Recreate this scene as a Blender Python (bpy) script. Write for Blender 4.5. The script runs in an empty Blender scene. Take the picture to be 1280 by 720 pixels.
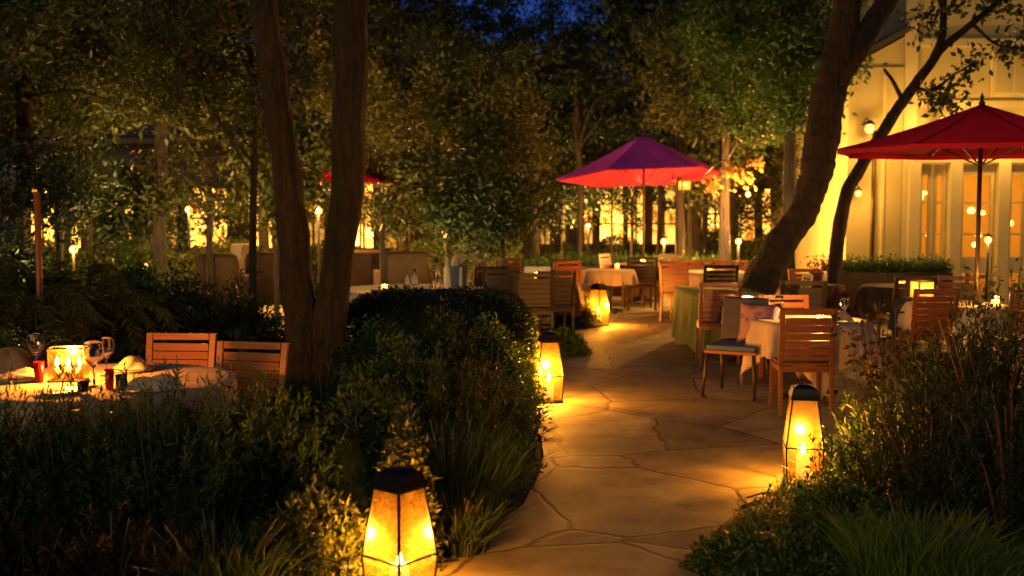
import bpy, bmesh, math, random
import numpy as np
from mathutils import Vector, Matrix
R = math.radians
rng = np.random.default_rng(7)
random.seed(7)
C = bpy.context.scene.collection
scn = bpy.context.scene

# ---------------------------------------------------------------- camera, sky, exposure
F = 1400.0; HC = 1.8; PITCH = math.atan(100 / F)
cd = bpy.data.cameras.new("camera"); cam = bpy.data.objects.new("camera", cd); C.objects.link(cam)
cd.sensor_width = 36; cd.lens = F / 1280 * 36; cd.clip_end = 500; cd.clip_start = 0.05
cam.location = (0, 0, HC); cam.rotation_euler = (R(90) - PITCH, 0, 0)
cd.dof.use_dof = True; cd.dof.focus_distance = 7.8; cd.dof.aperture_fstop = 1.8
scn.camera = cam
w = bpy.data.worlds.new("World"); scn.world = w; w.use_nodes = True
nt = w.node_tree; sky = nt.nodes.new("ShaderNodeTexSky"); sky.sky_type = 'NISHITA'; sky.sun_disc = False
sky.sun_elevation = R(-2.0); sky.sun_rotation = R(0); sky.ozone_density = 6; sky.air_density = 1.0
tint = nt.nodes.new("ShaderNodeMix"); tint.data_type = 'RGBA'; tint.blend_type = 'MULTIPLY'; tint.inputs[0].default_value = 1
tint.inputs[7].default_value = (1.0, 1.05, 1.05, 1)
nt.links.new(sky.outputs[0], tint.inputs[6]); nt.links.new(tint.outputs[2], nt.nodes["Background"].inputs[0])
nt.nodes["Background"].inputs[1].default_value = 0.65
sl = bpy.data.lights.new("dusk_fill", 'SUN'); sl.energy = 0.8; sl.angle = R(50); sl.color = (1, .86, .40)  # soft fill light added for the dusk, not a visible sun
so = bpy.data.objects.new("dusk_fill", sl); C.objects.link(so); so.rotation_euler = (R(77), 0, R(-28))
vs = scn.view_settings; vs.view_transform = 'Standard'; vs.look = 'None'; vs.exposure = 0.0; vs.gamma = 1; vs.use_curve_mapping = False
cy = scn.cycles; cy.use_denoising = True; cy.max_bounces = 7; cy.diffuse_bounces = 3; cy.transparent_max_bounces = 16
cy.transmission_bounces = 6; cy.glossy_bounces = 3; cy.sample_clamp_indirect = 3.0; cy.caustics_reflective = False; cy.caustics_refractive = False
WARM = (1.0, 0.46, 0.10); AMBER = (1.0, 0.44, 0.06); YEL = (1.0, 0.50, 0.09)

# ---------------------------------------------------------------- helpers
cp, sp_ = math.cos(PITCH), math.sin(PITCH)
def ray(px, py):
    u, v = (px - 640) / F, -(py - 360) / F
    return Vector((u, cp + v * sp_, -sp_ + v * cp))
def W(px, py, y):
    r = ray(px, py); return Vector((r.x / r.y * y, y, HC + r.z / r.y * y))
def G(px, py, z=0.0):
    r = ray(px, py); t = (z - HC) / r.z; return Vector((r.x * t, r.y * t, z))

def tagp(o, label=None, cat=None, group=None, kind=None):
    if label: o["label"] = label
    if cat: o["category"] = cat
    if group: o["group"] = group
    if kind: o["kind"] = kind
    return o
def empty(name, loc, rz, label, cat, group=None):
    o = bpy.data.objects.new(name, None); C.objects.link(o); o.location = loc; o.rotation_euler = (0, 0, rz)
    o.empty_display_size = .1
    return tagp(o, label, cat, group)
def link(name, me, mat, parent=None, smooth=False, bevel=0):
    o = bpy.data.objects.new(name, me); C.objects.link(o)
    if mat: me.materials.append(mat)
    if parent: o.parent = parent
    if smooth:
        me.polygons.foreach_set("use_smooth", [True] * len(me.polygons))
    if bevel:
        b = o.modifiers.new("b", 'BEVEL'); b.width = bevel; b.segments = 2; b.limit_method = 'ANGLE'; b.angle_limit = R(40)
    return o
def duptree(o, parent=None):
    c = o.copy(); C.objects.link(c)
    if parent: c.parent = parent
    for ch in list(o.children): duptree(ch, c)
    return c

class MB:
    def __init__(s): s.v = []; s.f = []
    def add(s, vs, fs):
        n = len(s.v); s.v += [tuple(x) for x in vs]; s.f += [tuple(i + n for i in f) for f in fs]; return s
    def box(s, c, d, M=None):
        x, y, z = d[0] / 2, d[1] / 2, d[2] / 2; c = Vector(c)
        vs = [Vector((a * x, b * y, e * z)) for a in (-1, 1) for b in (-1, 1) for e in (-1, 1)]
        if M: vs = [M @ v for v in vs]
        return s.add([v + c for v in vs], [(0, 1, 3, 2), (4, 6, 7, 5), (0, 4, 5, 1), (2, 3, 7, 6), (0, 2, 6, 4), (1, 5, 7, 3)])
    def bar(s, a, b, w, t=None, up=(0, 0, 1)):
        a, b = Vector(a), Vector(b); t = t or w; d = (b - a).normalized(); u = Vector(up)
        if abs(d.dot(u)) > .95: u = Vector((0, 1, 0))
        sd = d.cross(u).normalized(); up2 = sd.cross(d)
        vs = []
        for p in (a, b):
            for (i, j) in ((-1, -1), (1, -1), (1, 1), (-1, 1)): vs.append(p + sd * i * w / 2 + up2 * j * t / 2)
        return s.add(vs, [(3, 2, 1, 0), (4, 5, 6, 7), (0, 1, 5, 4), (1, 2, 6, 5), (2, 3, 7, 6), (3, 0, 4, 7)])
    def tube(s, pts, rad, n=10, jit=0.0, cap=True):
        pts = [Vector(p) for p in pts]
        if not hasattr(rad, '__len__'): rad = [rad] * len(pts)
        base = len(s.v); ref = Vector((0.31, 0.95, 0.05)); prev = None
        for i, p in enumerate(pts):
            d = (pts[min(i + 1, len(pts) - 1)] - pts[max(i - 1, 0)]).normalized()
            if prev is None:
                u = d.cross(ref if abs(d.dot(ref)) < .9 else Vector((1, 0, 0))).normalized()
            else: u = (prev - d * prev.dot(d)).normalized()
            prev = u; v = d.cross(u)
            for k in range(n):
                a = 2 * math.pi * k / n
                r = rad[i] * (1 + jit * (math.sin(3 * a + i * .35) * .5 + math.sin(5 * a - i * .2 + 1) * .35 + random.uniform(-.3, .3)))
                s.v.append(tuple(p + (u * math.cos(a) + v * math.sin(a)) * r))
        for i in range(len(pts) - 1):
            for k in range(n):
                a = base + i * n + k; b = base + i * n + (k + 1) % n
                s.f.append((a, b, b + n, a + n))
        if cap:
            s.f.append(tuple(base + k for k in range(n))[::-1]); m = base + (len(pts) - 1) * n
            s.f.append(tuple(m + k for k in range(n)))
        return s
    def lathe(s, prof, n=24, c=(0, 0, 0), cap=True):
        base = len(s.v); c = Vector(c)
        for (r, z) in prof:
            for k in range(n):
                a = 2 * math.pi * k / n; s.v.append(tuple(c + Vector((r * math.cos(a), r * math.sin(a), z))))
        for i in range(len(prof) - 1):
            for k in range(n):
                a = base + i * n + k; b = base + i * n + (k + 1) % n
                s.f.append((a, b, b + n, a + n))
        if cap:
            s.f.append(tuple(base + k for k in range(n))[::-1]); m = base + (len(prof) - 1) * n
            s.f.append(tuple(m + k for k in range(n)))
        return s
    def build(s, name, mat, parent=None, smooth=False, bevel=0):
        me = bpy.data.meshes.new(name); me.from_pydata(s.v, [], s.f); me.update()
        return link(name, me, mat, parent, smooth, bevel)

def spline(pts, per=6):
    P = [Vector(p) for p in pts]; out = []
    for i in range(len(P) - 1):
        a, b, c, d = P[max(i - 1, 0)], P[i], P[i + 1], P[min(i + 2, len(P) - 1)]
        for k in range(per):
            t = k / per
            out.append(.5 * ((2 * b) + (c - a) * t + (2 * a - 5 * b + 4 * c - d) * t * t + (3 * b - a - 3 * c + d) * t ** 3))
    out.append(P[-1]); return out
def lerpl(L, n):
    x = np.linspace(0, len(L) - 1, n); return list(np.interp(x, range(len(L)), L))

# ---------------------------------------------------------------- materials
def newmat(name):
    m = bpy.data.materials.new(name); m.use_nodes = True
    return m, m.node_tree, m.node_tree.nodes["Principled BSDF"]
def noise(nt, scale, detail=4, vec=None, rough=.6):
    n = nt.nodes.new("ShaderNodeTexNoise"); n.inputs["Scale"].default_value = scale; n.inputs["Detail"].default_value = detail
    n.inputs["Roughness"].default_value = rough
    if vec: nt.links.new(vec, n.inputs["Vector"])
    return n
def ramp(nt, fac, stops):
    r = nt.nodes.new("ShaderNodeValToRGB"); e = r.color_ramp.elements
    e[0].position, e[0].color = stops[0][0], (*stops[0][1], 1); e[1].position, e[1].color = stops[-1][0], (*stops[-1][1], 1)
    for p, c in stops[1:-1]:
        x = e.new(p); x.color = (*c, 1)
    nt.links.new(fac, r.inputs[0]); return r
def coords(nt, scale=(1, 1, 1), kind="Object"):
    tc = nt.nodes.new("ShaderNodeTexCoord"); mp = nt.nodes.new("ShaderNodeMapping"); mp.inputs["Scale"].default_value = scale
    nt.links.new(tc.outputs[kind], mp.inputs[0]); return mp.outputs[0]
def bump(nt, h, bsdf, strength=.3, dist=.01):
    b = nt.nodes.new("ShaderNodeBump"); b.inputs["Strength"].default_value = strength; b.inputs["Distance"].default_value = dist
    nt.links.new(h, b.inputs["Height"]); nt.links.new(b.outputs[0], bsdf.inputs["Normal"]); return b
def surf(name, c1, c2, scale=6, rough=.6, bstr=.25, bdist=.005, stretch=(1, 1, 1), metal=0, detail=5):
    m, nt, b = newmat(name); v = coords(nt, stretch); n = noise(nt, scale, detail, v)
    r = ramp(nt, n.outputs[0], [(.3, c1), (.7, c2)]); nt.links.new(r.outputs[0], b.inputs["Base Color"])
    b.inputs["Roughness"].default_value = rough; b.inputs["Metallic"].default_value = metal
    if bstr: bump(nt, n.outputs[0], b, bstr, bdist)
    return m
def leafmat(name, cols, trans=.35, rough=.5):
    m, nt, b = newmat(name); g = nt.nodes.new("ShaderNodeNewGeometry")
    stops = [(i / (len(cols) - 1), c) for i, c in enumerate(cols)]
    r = ramp(nt, g.outputs["Random Per Island"], stops)
    n = noise(nt, .9, 2, coords(nt)); mx = nt.nodes.new("ShaderNodeMix"); mx.data_type = 'RGBA'; mx.blend_type = 'MULTIPLY'
    mr = ramp(nt, n.outputs[0], [(.35, (.55, .6, .5)), (.65, (1.15, 1.1, 1))]); mx.inputs[0].default_value = 1
    nt.links.new(r.outputs[0], mx.inputs[6]); nt.links.new(mr.outputs[0], mx.inputs[7])
    nt.links.new(mx.outputs[2], b.inputs["Base Color"]); b.inputs["Roughness"].default_value = rough
    t = nt.nodes.new("ShaderNodeBsdfTranslucent"); nt.links.new(mx.outputs[2], t.inputs[0])
    s = nt.nodes.new("ShaderNodeMixShader"); s.inputs[0].default_value = trans
    nt.links.new(b.outputs[0], s.inputs[1]); nt.links.new(t.outputs[0], s.inputs[2])
    nt.links.new(s.outputs[0], nt.nodes["Material Output"].inputs[0]); return m
def emit(name, col, strength):
    m, nt, b = newmat(name); b.inputs["Base Color"].default_value = (0, 0, 0, 1)
    b.inputs["Emission Color"].default_value = (*col, 1); b.inputs["Emission Strength"].default_value = strength; return m
def cloth(name, c, c2=None, trans=.25, rough=.9):
    m, nt, b = newmat(name); v = coords(nt); n = noise(nt, 3, 4, v); c2 = c2 or tuple(x * .8 for x in c)
    r = ramp(nt, n.outputs[0], [(.35, c2), (.65, c)]); nt.links.new(r.outputs[0], b.inputs["Base Color"]); b.inputs["Roughness"].default_value = rough
    n2 = noise(nt, 2.2, 5, v, .55); bump(nt, n2.outputs[0], b, .35, .03)
    if trans:
        t = nt.nodes.new("ShaderNodeBsdfTranslucent"); nt.links.new(r.outputs[0], t.inputs[0])
        s = nt.nodes.new("ShaderNodeMixShader"); s.inputs[0].default_value = trans
        nt.links.new(b.outputs[0], s.inputs[1]); nt.links.new(t.outputs[0], s.inputs[2])
        nt.links.new(s.outputs[0], nt.nodes["Material Output"].inputs[0])
    return m
def glassmat(name, col=(1, 1, 1), rough=.02, ior=1.45):
    m, nt, b = newmat(name); b.inputs["Base Color"].default_value = (*col, 1); b.inputs["Transmission Weight"].default_value = 1
    b.inputs["Roughness"].default_value = rough; b.inputs["IOR"].default_value = ior; return m

M = {}
def bark(name, c1, c2):
    m, nt, b = newmat(name); v = coords(nt, (13, 13, 3.0)); n = noise(nt, 1.6, 9, v, .75); n2 = noise(nt, 1.2, 3, coords(nt))
    r = ramp(nt, n.outputs[0], [(.3, c1), (.68, c2)]); mx = nt.nodes.new("ShaderNodeMix"); mx.data_type = 'RGBA'; mx.blend_type = 'MULTIPLY'; mx.inputs[0].default_value = 1
    r2 = ramp(nt, n2.outputs[0], [(.35, (.6, .6, .55)), (.7, (1.2, 1.15, 1.0))])
    nt.links.new(r.outputs[0], mx.inputs[6]); nt.links.new(r2.outputs[0], mx.inputs[7]); nt.links.new(mx.outputs[2], b.inputs["Base Color"])
    b.inputs["Roughness"].default_value = .85; k = nt.nodes.new('ShaderNodeTexVoronoi'); k.inputs['Scale'].default_value = 1.3; nt.links.new(coords(nt, (14, 14, 2.2)), k.inputs[0])
    ad = nt.nodes.new('ShaderNodeMath'); ad.operation = 'ADD'; nt.links.new(n.outputs[0], ad.inputs[0]); nt.links.new(k.outputs['Distance'], ad.inputs[1])
    bump(nt, ad.outputs[0], b, 1.0, .05); return m
M['bark'] = bark("bark", (.012, .008, .005), (.08, .054, .029))
M['bark_dark'] = bark("dark_bark", (.02, .014, .010), (.08, .055, .038))
M['leaf'] = leafmat("olive_leaf", [(.03, .05, .01), (.07, .09, .015), (.12, .13, .025), (.05, .07, .015), (.20, .19, .05)])
M['leaf_green'] = leafmat("green_leaf", [(.02, .055, .012), (.045, .115, .02), (.08, .17, .03), (.03, .08, .018), (.14, .22, .05)])
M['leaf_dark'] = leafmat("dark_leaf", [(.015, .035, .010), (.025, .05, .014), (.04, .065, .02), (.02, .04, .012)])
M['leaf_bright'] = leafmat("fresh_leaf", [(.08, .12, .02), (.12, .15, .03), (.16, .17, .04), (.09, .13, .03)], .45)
M['leaf_russet'] = leafmat("russet_leaf", [(.06, .025, .010), (.10, .045, .015), (.035, .035, .012), (.12, .06, .02)])
M['leaf_lamp_orange'] = leafmat("lamp_orange_leaf", [(.35, .14, .03), (.45, .20, .04), (.3, .16, .04)], .5)  # warm lamp light on the leaves is put into their colour
M['blade'] = leafmat("grass_blade", [(.03, .07, .015), (.05, .11, .02), (.08, .14, .03), (.04, .08, .02), (.12, .12, .05)])
M['stem_red'] = surf("reddish_stem", (.08, .03, .015), (.2, .08, .03), 20)
M['stem'] = surf("stem", (.05, .045, .02), (.10, .08, .04), 20)
M['soil'] = surf("soil", (.02, .014, .009), (.055, .04, .025), 14, .95, .8, .03)
M['black_metal'] = surf("black_metal", (.012, .011, .010), (.03, .026, .022), 30, .45, .15, .002, metal=.6)
M['bronze'] = surf("bronze_metal", (.06, .035, .02), (.10, .06, .03), 30, .4, .15, .002, metal=.7)
def wood(name, c1, c2, axis=(1.2, 14, 14), rough=.42):
    m, nt, b = newmat(name); v = coords(nt, axis); n = noise(nt, 3.2, 8, v, .65)
    r = ramp(nt, n.outputs[0], [(.3, c1), (.7, c2)]); g = nt.nodes.new("ShaderNodeNewGeometry")
    mx = nt.nodes.new("ShaderNodeMix"); mx.data_type = 'RGBA'; mx.blend_type = 'MULTIPLY'; mx.inputs[0].default_value = 1
    r2 = ramp(nt, g.outputs["Random Per Island"], [(0, (.75, .72, .7)), (1, (1.15, 1.1, 1.05))])
    nt.links.new(r.outputs[0], mx.inputs[6]); nt.links.new(r2.outputs[0], mx.inputs[7]); nt.links.new(mx.outputs[2], b.inputs["Base Color"])
    b.inputs["Roughness"].default_value = rough; bump(nt, n.outputs[0], b, .25, .002); return m
M['teak'] = wood("teak_wood", (.30, .085, .018), (.52, .17, .035))
M['redwood'] = wood("red_brown_wood", (.10, .027, .009), (.22, .062, .02))
M['darkwood'] = wood("dark_wood", (.025, .012, .007), (.06, .028, .014))
M['white_cloth'] = cloth("white_cloth", (.75, .68, .58))
M['pink_cloth'] = cloth("pale_peach_cloth", (.72, .55, .42))
M['green_cloth'] = cloth("green_cloth", (.42, .44, .12), (.30, .34, .08))
M['brown_cloth'] = cloth("brown_cloth", (.10, .035, .02), trans=.1)
M['navy_cloth'] = cloth("navy_cloth", (.02, .035, .09), trans=.1)
M['blue_cloth'] = cloth("blue_cloth", (.10, .16, .30), trans=.1)
M['tan_cloth'] = cloth("tan_cloth", (.075, .042, .02), (.04, .024, .012), trans=.05)
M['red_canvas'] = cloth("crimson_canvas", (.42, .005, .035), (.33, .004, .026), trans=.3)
M['sky_tinted_canvas'] = cloth("sky_tinted_canvas", (.55, .07, .85), (.42, .05, .7), trans=.1)  # blue sky light on red cloth, put into the colour as purple
M['ceramic'] = surf("ceramic", (.7, .68, .62), (.78, .75, .7), 4, .2, 0)
M['terracotta'] = surf("terracotta", (.22, .09, .04), (.34, .14, .07), 8, .8)
M['rock'] = surf("rock", (.16, .12, .07), (.32, .24, .15), 3, .9, .9, .05)
M['clear_glass'] = glassmat("clear_glass")
M['red_glass'] = cloth("red_glass", (.75, .03, .02), trans=.55, rough=.15)
M['blue_glass'] = glassmat("blue_glass", (.05, .14, .5), .1)
M['wax'] = cloth("candle_wax", (.85, .75, .55), trans=.5, rough=.5)
M['self_lit_wax'] = emit("wax_painted_glow", (1, .50, .12), 1.6)  # candlelight in the wax sides is put in as emission
M['blade_bright'] = leafmat("bright_grass", [(.10, .22, .03), (.16, .30, .05), (.22, .34, .07), (.08, .18, .03)], .45)
M['flame'] = emit("flame", (1, .62, .22), 60)
M['bulb'] = emit("bulb", (1, .38, .06), 4.5)
M['bulb_small'] = emit("small_bulb", (1, .62, .20), 9)
def panemat(name, col, mixf, rough=.25, lohi=None):
    m, nt, b = newmat(name); out = nt.nodes["Material Output"]; v = coords(nt); n = noise(nt, 38, 3, v); n2 = noise(nt, 7, 4, v)
    tr = nt.nodes.new("ShaderNodeBsdfTransparent"); tr.inputs[0].default_value = (1, .86, .62, 1)
    tl = nt.nodes.new("ShaderNodeBsdfTranslucent"); r = ramp(nt, n2.outputs[0], [(.3, tuple(c * .7 for c in col)), (.7, col)]); nt.links.new(r.outputs[0], tl.inputs[0])
    gl = nt.nodes.new("ShaderNodeBsdfGlossy"); gl.inputs[1].default_value = rough; gl.inputs[0].default_value = (.7, .6, .4, 1)
    f = nt.nodes.new("ShaderNodeMapRange"); f.inputs[1].default_value = .3; f.inputs[2].default_value = .75; f.inputs[3].default_value = mixf - .2; f.inputs[4].default_value = mixf + .25
    if lohi: f.inputs[3].default_value, f.inputs[4].default_value = lohi
    nt.links.new(n.outputs[0], f.inputs[0])
    s = nt.nodes.new("ShaderNodeMixShader"); nt.links.new(f.outputs[0], s.inputs[0]); nt.links.new(tr.outputs[0], s.inputs[1]); nt.links.new(tl.outputs[0], s.inputs[2])
    s2 = nt.nodes.new("ShaderNodeMixShader"); s2.inputs[0].default_value = .06; nt.links.new(s.outputs[0], s2.inputs[1]); nt.links.new(gl.outputs[0], s2.inputs[2])
    nt.links.new(s2.outputs[0], out.inputs[0]); return m
M['lantern_pane'] = panemat("seeded_amber_glass", (.85, .50, .13), .22, lohi=(.010, .030))
M['crackle'] = panemat("crackled_glass", (1, .8, .35), .5)
M['crackle_box'] = panemat("crackled_box_glass", (1, .62, .2), .5, lohi=(.001, .016))
M['window_glass'] = panemat("window_glass", (.9, .8, .5), .05, .03, lohi=(.01, .05))
M['plaster'] = surf("cream_painted_wall", (.46, .38, .16), (.55, .46, .20), 1.2, .8, .15, .003)
M['trim'] = surf("cream_trim", (.56, .47, .24), (.64, .54, .28), 2, .6, .1, .002)
M['roof'] = surf("roof_shingle", (.05, .04, .035), (.11, .09, .07), 20, .9)
M['dark_planter'] = wood("planter_wood", (.03, .014, .008), (.07, .03, .015))
def stonemat():
    m, nt, b = newmat("flagstone"); v = coords(nt); nz = noise(nt, 2.6, 5, v)
    mx = nt.nodes.new("ShaderNodeMix"); mx.data_type = 'RGBA'; mx.blend_type = 'LINEAR_LIGHT'; mx.inputs[0].default_value = .07
    nt.links.new(v, mx.inputs[6]); nt.links.new(nz.outputs["Color"], mx.inputs[7])
    def vor(feat):
        k = nt.nodes.new("ShaderNodeTexVoronoi"); k.feature = feat; k.inputs["Scale"].default_value = .85; nt.links.new(mx.outputs[2], k.inputs["Vector"]); k.inputs['Randomness'].default_value = .95; return k
    e = vor('DISTANCE_TO_EDGE'); cidx = vor('F1')
    j = nt.nodes.new("ShaderNodeMapRange"); j.inputs[1].default_value = .005; j.inputs[2].default_value = .014; nt.links.new(e.outputs["Distance"], j.inputs[0])
    n1 = noise(nt, 3, 8, v, .65); n2 = noise(nt, 34, 8, v, .75); n3 = noise(nt, .7, 3, v)
    stone = ramp(nt, n1.outputs[0], [(.28, (.12, .105, .055)), (.5, (.23, .20, .10)), (.75, (.34, .30, .15))])
    sep = nt.nodes.new("ShaderNodeSeparateColor"); nt.links.new(cidx.outputs["Color"], sep.inputs[0])
    cellc = ramp(nt, sep.outputs[0], [(0, (.62, .60, .60)), (.5, (1, .95, .88)), (1, (1.25, 1.22, 1.1))])
    a = nt.nodes.new("ShaderNodeMix"); a.data_type = 'RGBA'; a.blend_type = 'MULTIPLY'; a.inputs[0].default_value = 1
    nt.links.new(stone.outputs[0], a.inputs[6]); nt.links.new(cellc.outputs[0], a.inputs[7])
    jm = nt.nodes.new("ShaderNodeMix"); jm.data_type = 'RGBA'; jm.inputs[6].default_value = (.085, .062, .03, 1)
    nt.links.new(j.outputs[0], jm.inputs[0]); nt.links.new(a.outputs[2], jm.inputs[7]); nt.links.new(jm.outputs[2], b.inputs["Base Color"])
    rr = ramp(nt, n3.outputs[0], [(.35, (.62, .62, .62)), (.7, (.85, .85, .85))]); nt.links.new(rr.outputs[0], b.inputs["Roughness"])
    ma = nt.nodes.new("ShaderNodeMath"); ma.operation = 'MULTIPLY_ADD'; nt.links.new(n1.outputs[0], ma.inputs[0]); ma.inputs[1].default_value = .25; nt.links.new(j.outputs[0], ma.inputs[2])
    mb = nt.nodes.new("ShaderNodeMath"); mb.operation = 'MULTIPLY_ADD'; nt.links.new(n2.outputs[0], mb.inputs[0]); mb.inputs[1].default_value = .55; nt.links.new(ma.outputs[0], mb.inputs[2])
    bump(nt, mb.outputs[0], b, .55, .006); return m
M['stone'] = stonemat()

# ---------------------------------------------------------------- lights
def plight(parent, loc, power, col=WARM, size=.03):
    l = bpy.data.lights.new("light", 'POINT'); l.energy = power; l.color = col; l.shadow_soft_size = size
    o = bpy.data.objects.new("light", l); C.objects.link(o); o.location = loc; o.parent = parent; return o

# ---------------------------------------------------------------- foliage meshes
def unit(a): return a / np.maximum(np.linalg.norm(a, axis=1, keepdims=True), 1e-9)
def tri_mesh(name, V, T):
    me = bpy.data.meshes.new(name); me.vertices.add(len(V)); me.vertices.foreach_set("co", V.astype(np.float32).ravel())
    me.loops.add(T.size); me.loops.foreach_set("vertex_index", T.astype(np.int32).ravel())
    me.polygons.add(len(T)); me.polygons.foreach_set("loop_start", np.arange(0, T.size, T.shape[1], dtype=np.int32))
    me.update(calc_edges=True); return me
def leafcloud(name, mat, parent, P, size, axis=None, spread=1.0, wid=.42, up=.5):
    n = len(P); s = size * rng.uniform(.6, 1.3, (n, 1))
    a = rng.normal(0, 1, (n, 3)) * spread
    if axis is not None: a = a + axis
    a = unit(a); nn = rng.normal(0, 1, (n, 3)); nn[:, 2] += up
    sd = unit(np.cross(a, nn)); no = unit(np.cross(sd, a))
    b = P; tip = P + a * s - no * s * .1; l = P + a * s * .45 + sd * s * wid * .5 + no * s * .07; r = P + a * s * .45 - sd * s * wid * .5 + no * s * .07
    V = np.stack([b, l, tip, r], 1).reshape(-1, 3); i = np.arange(n) * 4
    T = np.concatenate([np.stack([i, i + 2, i + 1], 1), np.stack([i, i + 3, i + 2], 1)])
    return link(name, tri_mesh(name, V, T), mat, parent)
def blades(name, mat, parent, base, h, lean, width=.012, curve=.5):
    """curved tapering strips: base (n,3), h (n,), lean (n,2) horizontal offset of the tip"""
    n = len(base); ts = [0, .35, .7, 1.0]; ws = [1, .9, .6, 0]
    ang = rng.uniform(0, 2 * np.pi, n); sd = np.stack([np.cos(ang), np.sin(ang), np.zeros(n)], 1) * width
    rows = []
    for t, wd in zip(ts, ws):
        c = base.copy(); c[:, :2] += lean * (t ** 1.8); c[:, 2] += h * (t - curve * .5 * t * t)
        if wd > 0: rows += [c - sd * wd * .5, c + sd * wd * .5]
        else: rows += [c]
    V = np.stack(rows, 1).reshape(-1, 3); i = np.arange(n) * 7
    T = []
    for (a, b, c, d) in ((0, 1, 3, 2), (2, 3, 5, 4)):
        T += [np.stack([i + a, i + b, i + c], 1), np.stack([i + a, i + c, i + d], 1)]
    T.append(np.stack([i + 4, i + 5, i + 6], 1))
    return link(name, tri_mesh(name, V, np.concatenate(T)), mat, parent)
def in_ellipsoid(n, r, shell=0.0):
    d = unit(rng.normal(0, 1, (n, 3))); rad = rng.uniform(shell, 1, (n, 1)) ** (1 / 3 if shell == 0 else .6)
    return d * rad * np.array(r)
def clumped(centres, per, rad, flat=.75):
    k = len(centres); P = np.repeat(centres, per, 0); o = rng.normal(0, 1, (k * per, 3)) * .45
    rr = np.repeat(rng.uniform(.6, 1.35, (k, 1)) * rad, per, 0); o *= rr; o[:, 2] *= flat; return P + o
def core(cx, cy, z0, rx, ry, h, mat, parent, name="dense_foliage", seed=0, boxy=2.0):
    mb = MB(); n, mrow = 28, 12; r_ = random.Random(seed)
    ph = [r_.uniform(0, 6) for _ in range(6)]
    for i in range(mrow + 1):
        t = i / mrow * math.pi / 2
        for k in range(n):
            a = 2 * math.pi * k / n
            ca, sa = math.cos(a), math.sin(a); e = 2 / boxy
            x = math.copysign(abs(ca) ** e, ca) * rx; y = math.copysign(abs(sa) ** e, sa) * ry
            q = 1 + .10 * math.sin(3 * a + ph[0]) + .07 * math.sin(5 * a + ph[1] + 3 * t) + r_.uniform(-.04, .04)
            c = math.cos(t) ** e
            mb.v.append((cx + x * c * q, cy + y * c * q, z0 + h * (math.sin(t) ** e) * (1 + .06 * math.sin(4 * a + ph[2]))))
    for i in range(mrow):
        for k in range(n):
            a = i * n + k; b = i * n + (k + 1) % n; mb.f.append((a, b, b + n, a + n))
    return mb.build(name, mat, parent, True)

def shrub(name, label, x, y, rx, ry, h, mat, n=4000, leaf=.05, cat="shrub", group=None, style="leaf", dense=True, boxy=2.0, stemmat=None, wid=.42):
    root = empty(name, (x, y, 0), 0, label, cat, group)
    st = MB()
    for k in range(9):
        a = random.uniform(0, 6.3); q = random.uniform(.3, .85)
        st.tube(spline([(0.05 * math.cos(a), .05 * math.sin(a), 0), (rx * q * .5 * math.cos(a), ry * q * .5 * math.sin(a), h * .45), (rx * q * math.cos(a), ry * q * math.sin(a), h * random.uniform(.7, .92))], 4), lerpl([.012, .007, .003], 9), 5)
    st.build("stems", stemmat or M['stem'], root)
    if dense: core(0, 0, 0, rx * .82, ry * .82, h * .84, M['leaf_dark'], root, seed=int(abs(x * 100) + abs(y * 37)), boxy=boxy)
    if style == "leaf":
        d = unit(rng.normal(0, 1, (n, 3))); d[:, 2] = np.abs(d[:, 2])
        if boxy > 2: d = np.sign(d) * np.abs(d) ** (2 / boxy); d /= np.max(np.abs(d), axis=1, keepdims=True) ** .6
        q = 1 + .12 * np.sin(5 * d[:, 0] * 3 + x) * np.sin(4 * d[:, 1] * 3 + y) + .08 * np.sin(9 * d[:, 2] + 7 * d[:, 0])
        P = d * np.array([rx, ry, h]) * (q * rng.uniform(.72, 1.05, n))[:, None]
        leafcloud("foliage", mat, root, P, leaf, axis=d * 1.2, wid=wid)
    elif style == "needle":      # upright sprays of narrow leaves on stems
        k = max(30, n // 60); a = rng.uniform(0, 2 * np.pi, k); q = np.sqrt(rng.uniform(0, 1, k))
        P0 = np.stack([np.cos(a) * q * rx * .6, np.sin(a) * q * ry * .6, np.zeros(k)], 1)
        hh = h * (1 - .45 * q ** 2) * rng.uniform(.7, 1.1, k)
        P1 = P0 + np.stack([np.cos(a) * q * rx * .55 + rng.normal(0, .05, k), np.sin(a) * q * ry * .55 + rng.normal(0, .05, k), hh], 1)
        t = rng.uniform(.12, 1, (k, 60, 1)); P = (P0[:, None] * (1 - t ** 1.3) + P1[:, None] * t ** 1.3); P[..., 2] = (P0[:, None, 2] + hh[:, None] * t[..., 0])
        ax = np.repeat(unit(P1 - P0)[:, None], 60, 1).reshape(-1, 3)
        leafcloud("foliage", mat, root, P.reshape(-1, 3), leaf, axis=ax * 1.3, spread=.7, wid=.16)
    elif style == "blade":
        a = rng.uniform(0, 2 * np.pi, n); q = np.sqrt(rng.uniform(0, 1, n)); b = np.stack([np.cos(a) * q * rx * .75, np.sin(a) * q * ry * .75, np.zeros(n)], 1)
        hh = h * rng.uniform(.55, 1.15, n); ln = np.stack([np.cos(a) * rx, np.sin(a) * ry], 1) * rng.uniform(0, .6, (n, 1)) + rng.normal(0, .09, (n, 2))
        blades("foliage", mat, root, b, hh, ln, leaf)
    return root

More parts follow.
